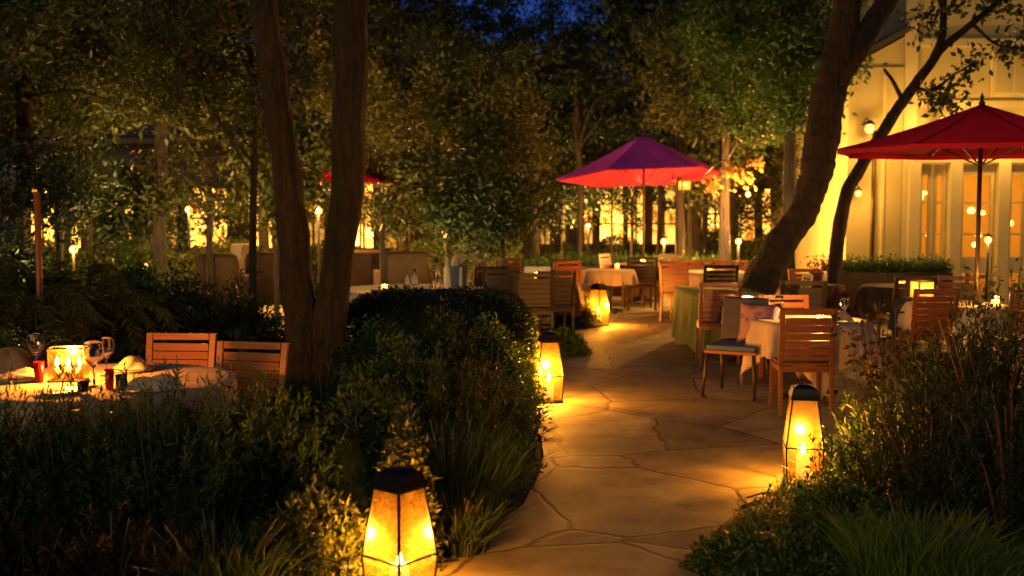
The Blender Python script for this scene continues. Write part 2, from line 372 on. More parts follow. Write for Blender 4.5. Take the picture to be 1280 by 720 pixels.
def tree(name, label, trunk_pts, trunk_r, crown, mat, nclump=70, per=140, leaf=.085, clump_r=.5, limbs=8, barkm=None, group=None, extra=None, jit=.12, limb_from=.5):
    """crown: (centre, radii)"""
    base = Vector(trunk_pts[0]); root = empty(name, base, 0, label, "tree", group)
    L = spline([Vector(p) - base for p in trunk_pts], 16); rad = lerpl(trunk_r, len(L))
    if trunk_r[0] > .11:
        for i_, p_ in enumerate(L):
            rad[i_] *= 1 + .55 * math.exp(-p_.z / .22) + .05 * math.sin(i_ * .9) * math.sin(i_ * .37)
    MB().tube(L, rad, 22, jit).build("trunk", barkm or M['bark_dark'], root, True)
    if extra:
        for (pts, rr) in extra:
            E = spline([Vector(p) - base for p in pts], 14); MB().tube(E, lerpl(rr, len(E)), 20, jit).build("limb", barkm or M['bark_dark'], root, True)
    if crown:
        cc = Vector(crown[0]) - base; cs = in_ellipsoid(nclump, crown[1], .2) + np.array(cc); clump_r *= random.uniform(.68, .9); leaf *= random.uniform(.8, 1.35)
        lm = MB()
        for k in range(limbs):
            t = L[int(len(L) * random.uniform(limb_from, .98)) - 1]; e = Vector(cs[k]); mid = (t + e) / 2 + Vector((random.uniform(-.2, .2), random.uniform(-.2, .2), random.uniform(-.1, .3)))
            r0 = trunk_r[-1] * .75; lm.tube(spline([t, mid, e], 4), lerpl([r0, r0 * .5, .012], 9), 6, .1)
        if limbs: lm.build("branches", barkm or M['bark_dark'], root, True)
        P = clumped(cs, per, clump_r); leafcloud("crown", mat, root, P, leaf * 1.3)
    return root

# ================================================================ SETTING
g = MB(); g.add([(-90, -30, 0), (90, -30, 0), (90, 150, 0), (-90, 150, 0)], [(0, 1, 2, 3)])
tagp(g.build("ground", M['soil']), kind="structure")
out = [(-1.2, -3), (-1.05, 2.5), (-.75, 4.3), (-.42, 5.4), (-.12, 6.05), (.05, 6.6), (.2, 7.3), (.25, 8.0), (.22, 9.0), (.18, 10.1), (.25, 11.4), (.3, 12.3),
       (-12, 12.6), (-14, 30), (16, 30), (16, 8.6), (4, 8.5), (2.5, 8.1), (1.95, 7.5), (1.68, 7.0), (1.38, 6.55), (1.1, 6.0), (.93, 5.4), (.85, 4.3), (.9, 2.5), (1.0, -3)]
def ringpts(o):
    res = []
    for i in range(len(o)):
        a, b = Vector((*o[i], 0)), Vector((*o[(i + 1) % len(o)], 0)); n = max(1, int((b - a).length / .25)) if (b - a).length < 9 else 20
        for k in range(n):
            p = a.lerp(b, k / n); res.append((p.x + random.uniform(-.025, .025), p.y + random.uniform(-.025, .025), .03))
    return res
rp = ringpts(out); bm = bmesh.new(); bv = [bm.verts.new(p) for p in rp]; f = bm.faces.new(bv)
ext = bmesh.ops.extrude_face_region(bm, geom=[f]); bmesh.ops.translate(bm, vec=(0, 0, -.05), verts=[v for v in ext['geom'] if isinstance(v, bmesh.types.BMVert)])
bmesh.ops.recalc_face_normals(bm, faces=bm.faces); bmesh.ops.triangulate(bm, faces=bm.faces)
me = bpy.data.meshes.new("stone_path"); bm.to_mesh(me); bm.free()
tagp(link("path", me, M['stone']), kind="structure")

# ================================================================ HOUSE (right)
def house():
    Y = 20.6; root = empty("house", (7, Y, 0), 0, "cream plastered two storey house with lit french doors behind the red umbrella on the right", "house")
    def b(name, x0, x1, y0, y1, z0, z1, mat=M['plaster'], bev=0):
        mb = MB(); mb.box(((x0 + x1) / 2 - 7, (y0 + y1) / 2 - Y, (z0 + z1) / 2), (x1 - x0, y1 - y0, z1 - z0)); return mb.build(name, mat, root, bevel=bev)
    xl = 7.22
    b("upper_wall", xl, 17, Y, Y + .3, 2.72, 9); b("side_wall", xl, xl + .3, Y + .3, Y + 8, 0, 9)
    b("corner_board", xl - .09, xl + .14, Y - .06, Y - .003, 0, 9, M['trim'])
    b("band", xl + .14, 17, Y - .05, Y - .003, 3.62, 3.75, M['trim']); b("band", xl + .14, 17, Y - .07, Y - .003, 4.72, 4.86, M['trim'])
    b("lintel", xl + .14, 17, Y - .09, Y - .003, 2.62, 2.8, M['trim'], .01)
    # upper shuttered window
    for x in (8.7, 11.2):
        wv = b("shutter_window", x, x + 1.1, Y - .06, Y - .008, 3.82, 4.66, M['trim'], .008)
        for q in range(3): b("shutter_panel", x + .06 + q * .34, x + .36 + q * .34, Y - .085, Y - .062, 3.88, 4.6, M['plaster'], .01)
    # french doors
    edges = [7.36, 8.12, 9.0, 9.95, 10.9, 11.85, 12.8, 13.75, 14.7]
    for i, x in enumerate(edges[:-1]):
        b("pilaster", x - .12, x + .1, Y - .1, Y + .2, 0, 2.62, M['trim'], .012)
        x0, x1 = x + .12, edges[i + 1] - .14; m = (x0 + x1) / 2
        for (p, q) in (((x0, m - .012), (m + .012, x1)) if i % 2 == 0 else ((x0, x1),)):
            d = MB()
            for (u, v_) in ((p, p + .07), (q - .07, q)): d.box(((u + v_) / 2 - 7, .08, 1.3), (v_ - u, .05, 2.6))
            for z in (.15, 2.5, .75, 1.32, 1.9): d.box(((p + q) / 2 - 7, .08, z), (q - p - .144, .046, .3 if z < 1 else (.2 if z > 2 else .035)))
            dd = d.build("french_door", M['trim'], root, bevel=.006)
            pn = MB(); pn.box(((p + q) / 2 - 7, .08, 1.35), (q - p - .144, .012, 2.1)); pn.build("pane", M['window_glass'], dd)
    b("floor_slab", xl + .3, 17, Y + .32, Y + 4, 0.03, .08, M['teak']); b("room_wall", xl + .3, 17, Y + 4, Y + 4.1, 0, 3, M['plaster']); b("room_ceiling", xl + .3, 17, Y + .32, Y + 4, 2.75, 2.85, M['plaster'])
    b("end_wall", 14.8, 17, Y, Y + .3, 0, 2.62)  # plain plaster wall closing the front right of the doors
    # left wing: lower, slightly proud
    b("wing_wall", 6.12, xl - .1, Y - .05, Y + .25, 0, 4.35); b("wing_side", 6.12, 6.42, Y + .25, Y + 6, 0, 4.35)
    mb = MB(); x0, x1 = 5.95 - 7, xl - .1 - 7
    mb.add([(x0, -.3, 4.3), (x1, -.3, 4.95), (x1, 6, 4.95), (x0, 6, 4.3), (x0, -.3, 4.42), (x1, -.3, 5.07), (x1, 6, 5.07), (x0, 6, 4.42)], [(3, 2, 1, 0), (4, 5, 6, 7), (0, 1, 5, 4), (1, 2, 6, 5), (2, 3, 7, 6), (3, 0, 4, 7)])
    mb.build("wing_roof", M['roof'], root); g_ = MB(); g_.add([(6.12 - 7, -.02, 4.352), (xl - .1 - 7, -.02, 4.352), (xl - .1 - 7, -.02, 4.9)], [(0, 1, 2)]); g_.build("gable", M['plaster'], root)
    for x in (6.75,): b("batten", x, x + .05, Y - .08, Y - .053, .1, 4.2, M['trim'])
    dp = MB(); dp.tube([(6.58 - 7, -.12, 0), (6.58 - 7, -.12, 3.2)], .035, 10); dp.build("drainpipe", M['bronze'], root, True)
    # base wall plinth
    for (x, yy_) in ((8.0, 1.2), (9.0, 1.5), (10.2, 1.2), (11.5, 1.6)):
        mb = MB(); mb.lathe([(.38, .74), (.38, .77)], 20, (x - 7, yy_, 0)); mb.lathe([(.04, .08), (.04, .74)], 8, (x - 7, yy_, 0)); mb.box((x - 6.5, yy_, .68), (.05, .42, .8)); mb.box((x - 6.7, yy_, .45), (.42, .42, .05)); mb.build("room_table", M['darkwood'], root)
    b("plinth", 6.05, xl - .12, Y - .12, Y - .052, 0, .3, M['trim'])
    plight(root, (9.3 - 7, 2.2, 2.3), 170, YEL, .1); plight(root, (12.5 - 7, 2.2, 2.3), 170, YEL, .1)
    ch = MB()
    rr_ = random.Random(3)
    for (x, z) in [(rr_.uniform(7.8, 12.5), rr_.uniform(1.0, 2.2)) for _ in range(34)] + [(8.28, 2.1), (8.35, 1.3), (8.85, 1.75), (8.8, 1.2), (9.55, 1.95), (9.75, 1.5), (9.5, 1.15), (10.1, 1.8), (10.8, 1.9), (11.0, 1.3), (12, 1.7)]:
        q = rr_.uniform(.3, 1.0); ch = MB(); ch.lathe([(.01 * q, z - .07 * q), (.07 * q, z - .05 * q), (.085 * q, z), (.06 * q, z + .06 * q), (.01 * q, z + .08 * q)], 12, (x - 7, rr_.uniform(1.0, 2.6), 0)); ch.build("room_lamp", M['bulb_small'], root, True)
    return root
house()

# back pavilion with lit windows, seen between the trunks in the middle
def pavilion():
    Y = 32; root = empty("pavilion", (2.7, Y, 0), 0, "low building with glowing windows behind the trees beyond the purple umbrella", "building")
    s = 1400 / Y
    def b(name, x0, x1, y0, y1, z0, z1, mat=M['plaster'], par=root):
        mb = MB(); mb.box(((x0 + x1) / 2 - 2.7, (y0 + y1) / 2 - Y, (z0 + z1) / 2), (x1 - x0, y1 - y0, z1 - z0)); return mb.build(name, mat, par)
    b("wall", -1.5, 6.6, Y + .25, Y + .4, 0, 3.4, M['darkwood'])
    rf = MB(); rf.add([(-4.6, -1, 3.2), (4.3, -1, 3.2), (4.3, 4, 5), (-4.6, 4, 5), (-4.6, -1, 3.32), (4.3, -1, 3.32), (4.3, 4, 5.12), (-4.6, 4, 5.12)], [(3, 2, 1, 0), (4, 5, 6, 7), (0, 1, 5, 4), (1, 2, 6, 5), (2, 3, 7, 6), (3, 0, 4, 7)]); rf.build("roof", M['roof'], root)
    for i, (x0, x1, st) in enumerate([(.8, 1.1, 1), (1.3, 1.55, 1), (2.05, 2.35, 2), (2.5, 3.2, 4), (3.3, 3.8, 3), (4.0, 4.7, 2), (5.0, 5.8, 1)]):
        fr = MB(); z0, z1 = .75, 2.5
        for x in (x0, (x0 + x1) / 2, x1): fr.box((x - 2.7, .12, (z0 + z1) / 2), (.05, .1, z1 - z0))
        for z in (z0, 1.35, 1.92, z1): fr.box(((x0 + x1) / 2 - 2.7, .12, z), (x1 - x0 + .06, .09, .045))
        f_ = fr.build("window", M['darkwood'], root); b("pane", x0 + .01, x1 - .01, Y + .17, Y + .2, z0 + .01, z1 - .01, WIN[st], f_)
    return root
def winmat(name, st):
    m, nt, b = newmat(name); n = noise(nt, 3.5, 4, coords(nt)); b.inputs["Base Color"].default_value = (0, 0, 0, 1)
    r = ramp(nt, n.outputs[0], [(.36, (.25, .06, .005)), (.47, (.9, .34, .03)), (.62, (1, .52, .09))]); nt.links.new(r.outputs[0], b.inputs["Emission Color"]); b.inputs["Emission Strength"].default_value = st * 2.6; return m
WIN = {i: winmat("lit_window_%s" % n, s) for i, n, s in ((1, 'dim', .35), (2, 'warm', .9), (3, 'bright', 1.6), (4, 'brightest', 2.6))}
pavilion()
def glow_building(px0, px1, Y, label, seed):
    rr = random.Random(seed); x0, x1 = (px0 - 640) / F * Y, (px1 - 640) / F * Y; xc = (x0 + x1) / 2; L = x1 - x0
    root = empty("pavilion", (xc, Y, 0), 0, label, "building")
    MB().box((0, .3, 1.75), (L, .2, 3.5)).build("wall", M['darkwood'], root)
    rf = MB(); rf.add([(-L / 2 - .5, -1.2, 3.3), (L / 2 + .5, -1.2, 3.3), (L / 2 + .5, 3, 4.6), (-L / 2 - .5, 3, 4.6), (-L / 2 - .5, -1.2, 3.42), (L / 2 + .5, -1.2, 3.42), (L / 2 + .5, 3, 4.72), (-L / 2 - .5, 3, 4.72)], [(3, 2, 1, 0), (4, 5, 6, 7), (0, 1, 5, 4), (1, 2, 6, 5), (2, 3, 7, 6), (3, 0, 4, 7)]); rf.build("roof", M['roof'], root)
    x = x0 + .3
    while x < x1 - .8:
        w_ = rr.uniform(.5, 1.0); z0, z1 = .8, rr.choice([2.3, 2.5]); fr = MB(); c0 = x - xc
        for q in (0, .5, 1): fr.box((c0 + q * w_, .16, (z0 + z1) / 2), (.05, .08, z1 - z0))
        for z in (z0, (z0 + z1) / 2, z1): fr.box((c0 + w_ / 2, .16, z), (w_ + .05, .07, .05))
        f_ = fr.build("window", M['darkwood'], root); MB().box((c0 + w_ / 2, .182, (z0 + z1) / 2), (w_ - .02, .02, z1 - z0 - .02)).build("pane", WIN[rr.choice([1, 2, 3, 3, 4])], f_)
        x += w_ + rr.uniform(.15, .6)
glow_building(20, 640, 27.5, "long low building with glowing windows behind the trees at the left", 4)
glow_building(862, 1066, 28.5, "low building with glowing windows behind the leaning trunk", 9)

# ================================================================ LANTERNS
def make_lantern():
    root = empty("lantern", (0, 0, 0), 0, "", "lantern", "tapered candle lanterns along the stone path")
    prof = [(.02, .106), (.25, .116), (.555, .078)]
    mb = MB(); mb.box((0, 0, .01), (.23, .23, .02)); mb.box((0, 0, .026), (.19, .19, .012)); mb.build("base", M['black_metal'], root, bevel=.003)
    fr = MB()
    for sx in (-1, 1):
        for sy in (-1, 1):
            for (a, b_) in zip(prof[:-1], prof[1:]): fr.bar((sx * a[1], sy * a[1], a[0]), (sx * b_[1], sy * b_[1], b_[0]), .010)
    for (z, h) in prof:
        for (a, b_) in (((-1, -1), (1, -1)), ((1, -1), (1, 1)), ((1, 1), (-1, 1)), ((-1, 1), (-1, -1))):
            fr.bar((a[0] * h, a[1] * h, z), (b_[0] * h, b_[1] * h, z), .009, .010)
    fr.build("frame", M['black_metal'], root)
    for k in range(4):
        mt = Matrix.Rotation(k * math.pi / 2, 3, 'Z'); vs = []
        for (z, h) in prof:
            for q in (-1, 1): vs.append(mt @ Vector((q * (h - .004), -(h - .003), z)))
        for (z, h) in prof:
            for q in (-1, 1): vs.append(mt @ Vector((q * (h - .004), -(h - .006), z)))
        pm = MB(); pm.add(vs, [(0, 1, 3, 2), (2, 3, 5, 4), (7, 6, 8, 9), (9, 8, 10, 11), (0, 6, 7, 1), (4, 5, 11, 10)]); pm.build("pane", M['lantern_pane'], root)
    cp_ = MB(); n = 4
    cp_.lathe([(.125, .553), (.128, .575), (.118, .59), (.105, .625), (.06, .64), (.03, .645)], 4)
    Mz = Matrix.Rotation(math.pi / 4, 3, 'Z'); cp_.v = [tuple(Mz @ Vector(v)) for v in cp_.v]
    cp_.tube([(.05 * math.cos(a / 8 * math.pi), 0, .64 + .035 * math.sin(a / 8 * math.pi)) for a in range(9)], .004, 6)
    cp_.build("cap", M['black_metal'], root)
    cn = MB(); cn.lathe([(.044, .032), (.045, .185), (.041, .192), (.01, .186)], 20); c_ = cn.build("candle", M['self_lit_wax'], root, True)
    fl = MB(); fl.lathe([(.002, .186), (.013, .20), (.016, .218), (.010, .245), (.001, .27)], 12); fl.build("flame", M['flame'], c_, True)
    plight(root, (0, 0, .284), 110, AMBER, .03)
    return root
LN = make_lantern()
def put_lantern(loc, rz, label, first=False, power=None, sc=1):
    r = LN if first else duptree(LN); r.location = loc; r.rotation_euler.z = rz; r["label"] = label
    if power is not None:
        for ch in r.children:
            if ch.type == 'LIGHT':
                ch.data = ch.data.copy(); ch.data.energy = power
    return r
l0 = put_lantern((G(500, 761).x, G(500, 761).y, 0.0), R(50), "black framed amber glass lantern nearest the viewer at the left edge of the path", True)
put_lantern((*G(686, 506).xy, .031), R(7), "lit lantern beside the dark leafy bank, halfway along the left of the path", power=210)
put_lantern((*G(1003, 610).xy, .031), R(-9), "lit lantern on the right of the path, partly behind low leafy twigs", power=120)
put_lantern((*G(748, 410).xy, .031), R(44), "small bright far lantern at the end of the path beside a lit shrub", power=230)

# ================================================================ FURNITURE
def make_chair(mats, name="wooden_chair", arms=False):
    wd = M[mats]; root = empty(name, (0, 0, 0), 0, "", "chair")
    w2, d2 = .245, .22           # chair faces +Y? front is -Y : back is at +Y
    mb = MB()
    for sx in (-1, 1):
        l = MB(); l.bar((sx * w2 * .95, -d2, 0), (sx * w2 * .93, -d2, .43), .04); l.build("leg", wd, root, bevel=.004)
        l = MB(); l.bar((sx * w2 * .97, d2 + .05, 0), (sx * w2 * .97, d2, .43), .04); l.build("leg", wd, root, bevel=.004)
    bf = MB(); top = (0, d2 + .09, .93)
    for sx in (-1, 1): bf.bar((sx * w2 * .96, d2, .432), (sx * w2 * .99, d2 + .09, .93), .05, .028, up=(0, 1, 0))
    def yb(z): return d2 + .09 * (z - .43) / .5
    bf.bar((-w2 + .03, yb(.902), .902), (w2 - .03, yb(.902), .902), .026, .055); bf.bar((-w2 + .03, yb(.50), .50), (w2 - .03, yb(.50), .50), .026, .04)
    bf.build("back_frame", wd, root, bevel=.005)
    sl = MB()
    for i in range(5):
        z = .555 + i * .066; sl.bar((-w2 + .034, yb(z), z), (w2 - .034, yb(z), z), .014, .061)
    sl.build("back_slats", wd, root, bevel=.002)
    st = MB()
    for i in range(7): st.box((0, -d2 + .01 + i * .066, .447), (w2 * 2 - .02, .058, .018))
    st.build("seat", wd, root, bevel=.002)
    ap = MB()
    for y in (-d2, d2): ap.box((0, y, .405), (w2 * 1.76, .022, .05))
    for x in (-w2 * .94, w2 * .94): ap.box((x, 0, .405), (.022, d2 * 1.76, .05))
    ap.build("apron", wd, root)
    if arms:
        for sx in (-1, 1):
            a = MB(); a.bar((sx * w2, -d2 + .0, .65), (sx * w2, d2 + .03, .66), .05, .022); a.bar((sx * w2, -d2, .43), (sx * w2, -d2, .645), .03); a.build("armrest", wd, root, bevel=.003)
    return root
protos = {}
def chair(kind, x, y, rz, label, arms=False, z=.031, group=None):
    key = (kind, arms)
    if key not in protos: protos[key] = make_chair(kind, arms=arms); r = protos[key]
    else: r = duptree(protos[key])
    r.location = (x, y, z); r.rotation_euler.z = rz; r["label"] = label
    r["group"] = group or "slatted wooden dining chairs"
    return r
def make_cloth(x, y, Rt, half, z, mat, label, rz=0, seed=1, fold=.03, drop_max=None, shape='square', cat="tablecloth", rings=22, n=144, flare=.12):
    rr = random.Random(seed); mb = MB(); ph = [rr.uniform(0, 6) for _ in range(5)]; kf = rr.choice([9, 11, 12, 13])
    for i in range(rings + 1):
        t = i / rings
        for k in range(n):
            a = 2 * math.pi * k / n; c, s = math.cos(a), math.sin(a)
            rc = half / max(abs(c), abs(s)) if shape == 'square' else half
            rc *= 1 + .015 * math.sin(7 * a + ph[0])
            r = rc * t
            if r <= Rt: px, py, pz = r * c, r * s, z + .002 * math.sin(9 * r + ph[1]) * math.sin(5 * a)
            else:
                dr = r - Rt; wv = (math.sin(kf * a + ph[2]) + .5 * math.sin(2.3 * kf * a + ph[3])) * fold * min(1, dr / .15) * (1 + dr)
                bend = min(dr, .02); out_ = Rt + bend * .7 + flare * dr + wv
                px, py, pz = out_ * c, out_ * s, z - max(0, dr - .01)
                if drop_max: pz = max(pz, z - drop_max)
            mb.v.append((px, py, pz))
    for i in range(rings):
        for k in range(n):
            a = i * n + k; b = i * n + (k + 1) % n
            if i == 0 and False: continue
            mb.f.append((a, b, b + n, a + n))
    me = bpy.data.meshes.new("tablecloth"); me.from_pydata(mb.v, [], mb.f)
    bm = bmesh.new(); bm.from_mesh(me); bmesh.ops.remove_doubles(bm, verts=bm.verts, dist=1e-5); bm.to_mesh(me); bm.free()
    o = link("tablecloth", me, mat, None, True); o.location = (x, y, 0); o.rotation_euler.z = rz
    s_ = o.modifiers.new("s", 'SOLIDIFY'); s_.thickness = .002
    return tagp(o, label, cat)
def table(x, y, Rt, label, z=.75, mat='darkwood', rz=0):
    root = empty("round_table", (x, y, .031), rz, label, "table"); z -= .031
    MB().lathe([(Rt - .01, z - .035), (Rt, z - .03), (Rt, z - .008), (Rt - .006, z - .004)], 48).build("tabletop", M[mat], root, False)
    MB().lathe([(.05, .05), (.04, .3), (.05, z - .04)], 16).build("pedestal", M[mat], root, True)
    for k in range(4):
        a = k * math.pi / 2 + .4; MB().bar((.03 * math.cos(a), .03 * math.sin(a), .06), (Rt * .6 * math.cos(a), Rt * .6 * math.sin(a), .025), .05, .04).build("foot", M[mat], root)
    return root
def candle_pot(x, y, z, label, power=3, mat='crackle', r=.04, h=.09, col=AMBER):
    root = empty("candle_holder", (x, y, z), 0, label, "candle holder")
    MB().lathe([(r * .85, 0), (r, .01), (r, h), (r * .93, h), (r * .92, .014), (.002, .012)], 20, cap=False).build("glass_cup", M[mat], root, True)
    c_ = MB().lathe([(r * .6, .014), (r * .6, h * .45), (.002, h * .43)], 14).build("candle", M['wax'], root, True)
    MB().lathe([(.002, h * .45), (.009, h * .6), (.010, h * .72), (.001, h * 1.05)], 10).build("flame", M['flame'], c_, True)
    plight(root, (0, 0, h * 1.25), power, col, .02); return root
def goblet(x, y, z, label, s=1.0, mat='clear_glass', fill=None, group="glasses on the tables"):
    root = empty("wine_glass", (x, y, z), 0, label, "wine glass", group)
    pr = [(.034, 0), (.032, .004), (.006, .01), (.005, .085), (.02, .10), (.038, .125), (.043, .155), (.040, .19), (.034, .215), (.0325, .215), (.0385, .19), (.0415, .155), (.0365, .127), (.018, .104), (.002, .1)]
    MB().lathe([(a * s, b * s) for a, b in pr], 24).build("glass", M[mat], root, True)
    return root
def tumbler(x, y, z, label, mat='red_glass', h=.13, r=.036):
    o = MB().lathe([(r * .75, 0), (r * .8, .004), (r, h), (r * .94, h), (r * .75, .012), (.002, .01)], 24).build("tumbler", M[mat], None, True); o.location = (x, y, z); return tagp(o, label, "glass")
def plate(x, y, z, label, r=.13):
    o = MB().lathe([(.002, .004), (r * .6, .004), (r * .68, .008), (r, .02), (r, .016), (r * .66, 0), (.002, 0)], 36).build("plate", M['ceramic'], None, True); o.location = (x, y, z); return tagp(o, label, "plate")
def napkin(x, y, z, rz, label, mat, L=.26, Wd=.15, H=.06, seed=1):
    rr = random.Random(seed); mb = MB(); nx, ny = 18, 10; ph = rr.uniform(0, 6)
    for top in (1, 0):
        for i in range(nx + 1):
            for j in range(ny + 1):
                u, v = i / nx * 2 - 1, j / ny * 2 - 1
                env = max(0, 1 - abs(v) ** 2.5) * max(0, 1 - abs(u) ** 3.0)
                zz = H * env * (.7 + .3 * math.sin(4 * v + 2.2 * u + ph) + .12 * math.sin(9 * v + ph)) + .004 if top else .001
                mb.v.append((u * L / 2 * (1 - .1 * v * v), v * Wd / 2 * (1 + .15 * math.sin(3 * u + ph)), max(zz, .002 if top else .001)))
    N = (nx + 1) * (ny + 1)
    for i in range(nx):
        for j in range(ny):
            a = i * (ny + 1) + j; q = (a, a + ny + 1, a + ny + 2, a + 1); mb.f.append(q); mb.f.append(tuple(k + N for k in q)[::-1])
    o = mb.build("napkin", mat, None, True); o.location = (x, y, z); o.rotation_euler.z = rz; return tagp(o, label, "napkin")

# ---- left table
TX, TY = -2.50, 6.75; TZ = .757
table(TX, TY, .78, "round dining table under a pale cloth at the left edge")
make_cloth(TX, TY, .785, .86, .754, M['pink_cloth'], "pale peach tablecloth on the candlelit table at the left edge", rz=R(38), seed=3, fold=.02)
c = G(222, 470, .75)
ch1 = chair('teak', -2.50, 8.05, R(-4), "orange lit teak chair with slatted back, the whole back seen behind the left table")
ch2 = chair('teak', -1.88, 7.5, R(-12), "teak chair with slatted back between the left table and the twin trunked tree")
for c_ in (ch1, ch2): c_.location.z = 0; c_.scale = (1, 1, .93)
def on(px, py, z=TZ): return G(px, py, z)
hb = on(86, 476); root = empty("candle_box", hb, R(6), "wide crackled glass candle box glowing gold on the left table", "candle holder")
for (cx_, cy_, dx, dy) in ((0, -.055, .21, .006), (0, .055, .21, .006), (-.102, 0, .006, .104), (.102, 0, .006, .104)):
    MB().box((cx_, cy_, .105), (dx, dy, .19)).build("glass_side", M['crackle_box'], root)
MB().box((0, 0, .005), (.215, .12, .01)).build("tray", M['bronze'], root)
rm = MB()
for (cx_, cy_, dx, dy) in ((0, -.055, .22, .01), (0, .055, .22, .01), (-.105, 0, .01, .1), (.105, 0, .01, .1)): rm.box((cx_, cy_, .203), (dx, dy, .006))
rm.build("rim", M['bronze'], root)
for x in (-.065, 0, .065):
    c_ = MB().lathe([(.022, .011), (.022, .085 - abs(x) * .2), (.002, .083)], 14, (x, 0, 0)).build("candle", M['wax'], root, True)
    MB().lathe([(.002, .085), (.012, .10), (.013, .118), (.001, .15)], 10, (x, 0, 0)).build("flame", M['flame'], c_, True)
plight(root, (0, 0, .175), 100, (1, .40, .06), .03)
p = on(49, 478); tumbler(p.x, p.y, TZ, "red glass tumbler left of the candle box", h=.125, r=.03); p = on(46, 468); goblet(p.x, p.y, TZ, "balloon wine glass behind the red tumbler left of the candle box", 1.28)
p = on(137, 486); tumbler(p.x, p.y, TZ, "red glass tumbler right of the candle box", h=.115, r=.028); p = on(118, 484); goblet(p.x, p.y, TZ, "tall wine glass just right of the candle box", 1.35)
p = on(133, 470); goblet(p.x, p.y, TZ, "wine glass behind the right hand red tumbler", 1.2)
p = on(26, 476); plate(p.x, p.y, TZ, "plate with tan napkin at the far left of the left table"); napkin(p.x, p.y, TZ + .02, R(5), "tan folded napkin on the plate at the far left", M['pink_cloth'], .22, .15, .055, 2)
p = on(166, 464); plate(p.x, p.y, TZ, "plate under a tan napkin in front of the whole teak chair back"); napkin(p.x, p.y, TZ + .02, R(-10), "tan folded napkin in front of the whole teak chair back", M['pink_cloth'], .24, .17, .07, 4)
p = on(192, 488); plate(p.x, p.y, TZ, "plate under the white napkin near the right rim of the left table"); napkin(p.x, p.y, TZ + .02, R(14), "crumpled white napkin near the right rim of the left table", M['white_cloth'], .32, .19, .075, 6)
p = on(75, 492); plate(p.x, p.y, TZ, "plate nearest the viewer in front of the candle box", .12)
for i, (px, py, hh) in enumerate(((152, 490, .10), (104, 492, .07))):
    p = on(px, py); tumbler(p.x, p.y, TZ, ["cut glass tumbler at the right of the glasses on the left table", "short clear tumbler in front of the candle box"][i], 'clear_glass', hh, .034)

# ---- counter table behind the hedge
cx, cyy = W(515, 362, 14.3).x, 14.3
table(cx, cyy, .95, "serving table behind the clipped hedge", z=.76)
make_cloth(cx, cyy, .955, 1.25, .765, M['white_cloth'], "pale cloth on the serving table behind the clipped hedge", seed=8, fold=.03)
p = W(481, 360, 13.75); candle_pot(p.x, p.y, .77, "small glowing candle on the serving table behind the hedge", 9)
def bottle(x, y, z, label, mat, h=.32, r=.038, cat="bottle"):
    o = MB().lathe([(r * .9, 0), (r, .01), (r, h * .6), (r * .8, h * .68), (r * .36, h * .76), (r * .33, h), (r * .2, h)], 20).build("bottle", mat, None, True); o.location = (x, y, z); return tagp(o, label, cat)
for (px, h_, r_, m_, lb) in ((509, .24, .03, 'clear_glass', "slim clear bottle at the left of the serving table bottles"), (518, .27, .045, 'clear_glass', "clear glass carafe near the left of the serving table"),
                             (546, .40, .05, 'clear_glass', "tall clear bottle between the carafe and the blue pitcher"), (559, .42, .045, 'ceramic', "tall white bottle next to the blue pitcher")):
    p = W(px, 362, 14.0); bottle(p.x, p.y, .77, lb, M[m_], h_, r_)
p = W(573, 362, 14.0); root = empty("ice_bucket", (p.x, p.y, .77), 0, "tall blue and white ice bucket at the right end of the serving table", "bucket")
MB().lathe([(.09, 0), (.10, .01), (.12, .30), (.125, .31), (.11, .31), (.09, .03)], 24).build("bucket", M['blue_cloth'], root, True)
for k in range(4): 
    a = k * 1.57 + .3; MB().box((.104 * math.cos(a), .104 * math.sin(a), .16), (.03, .035, .27), Matrix.Rotation(a, 3, 'Z')).build("white_stripe", M['ceramic'], root)
MB().tube(spline([(-.05, -.05, .3), (0, 0, .42), (.06, .02, .36)], 4), .045, 8, .3).build("towel", M['white_cloth'], root, True)
# tan covered lounge chairs on the left terrace
def lounge(x, y, rz, label, w_=.72, h_=.92):
    root = empty("armchair", (x, y, .031), rz, label, "armchair", "tan covered armchairs on the left terrace")
    MB().box((0, 0, .3), (w_, .62, .24)).build("seat_cushion", M['tan_cloth'], root, bevel=.09)
    MB().box((0, .3, .62), (w_, .22, .62), Matrix.Rotation(R(-8), 3, 'X')).build("back_cushion", M['tan_cloth'], root, bevel=.10)
    for sx in (-1, 1):
        MB().box((sx * (w_ / 2 + .02), 0, .45), (.1, .62, .4)).build("armrest", M['tan_cloth'], root, bevel=.03)
        for y_ in (-.26, .26): MB().box((sx * .3, y_, .09), (.05, .05, .18)).build("leg", M['darkwood'], root)
    return root
for (px, yy, rz, lb) in ((285, 17.5, 165, "tan covered armchair standing between the lit fern hedge and the twin trees"), (335, 18.2, 190, "tan armchair directly left of the twin trunked tree"),
                         (465, 19.2, 175, "tan armchair right of the twin trunked tree behind the candle"), (502, 18.6, 200, "tan armchair behind the slim clear bottle")):
    lg = lounge((px - 640) / F * yy, yy, R(rz), lb); lg.scale = (1.0, 1.0, 1.15)
o = MB().box((0, 0, 0), (.34, .05, .42)).build("folded_towel", M['white_cloth'], None, bevel=.015); o.location = W(303, 330, 18.6); o.location.z = 1.0; o.rotation_euler = (R(8), 0, R(10)); tagp(o, "white towel hung over the back of the armchair left of the twin trees", "towel")
rk = empty("lounge_rack", (W(303, 330, 18.62).x, 18.75, .031), 0, "dark rail holding the white towel behind the armchair", "rail")
for sx in (-1, 1): MB().tube([(sx * .2, 0, 0), (sx * .2, 0, 1.15)], .015, 8).build("post", M['black_metal'], rk)
MB().tube([(-.2, 0, 1.15), (.2, 0, 1.15)], .015, 8).build("rail", M['black_metal'], rk)

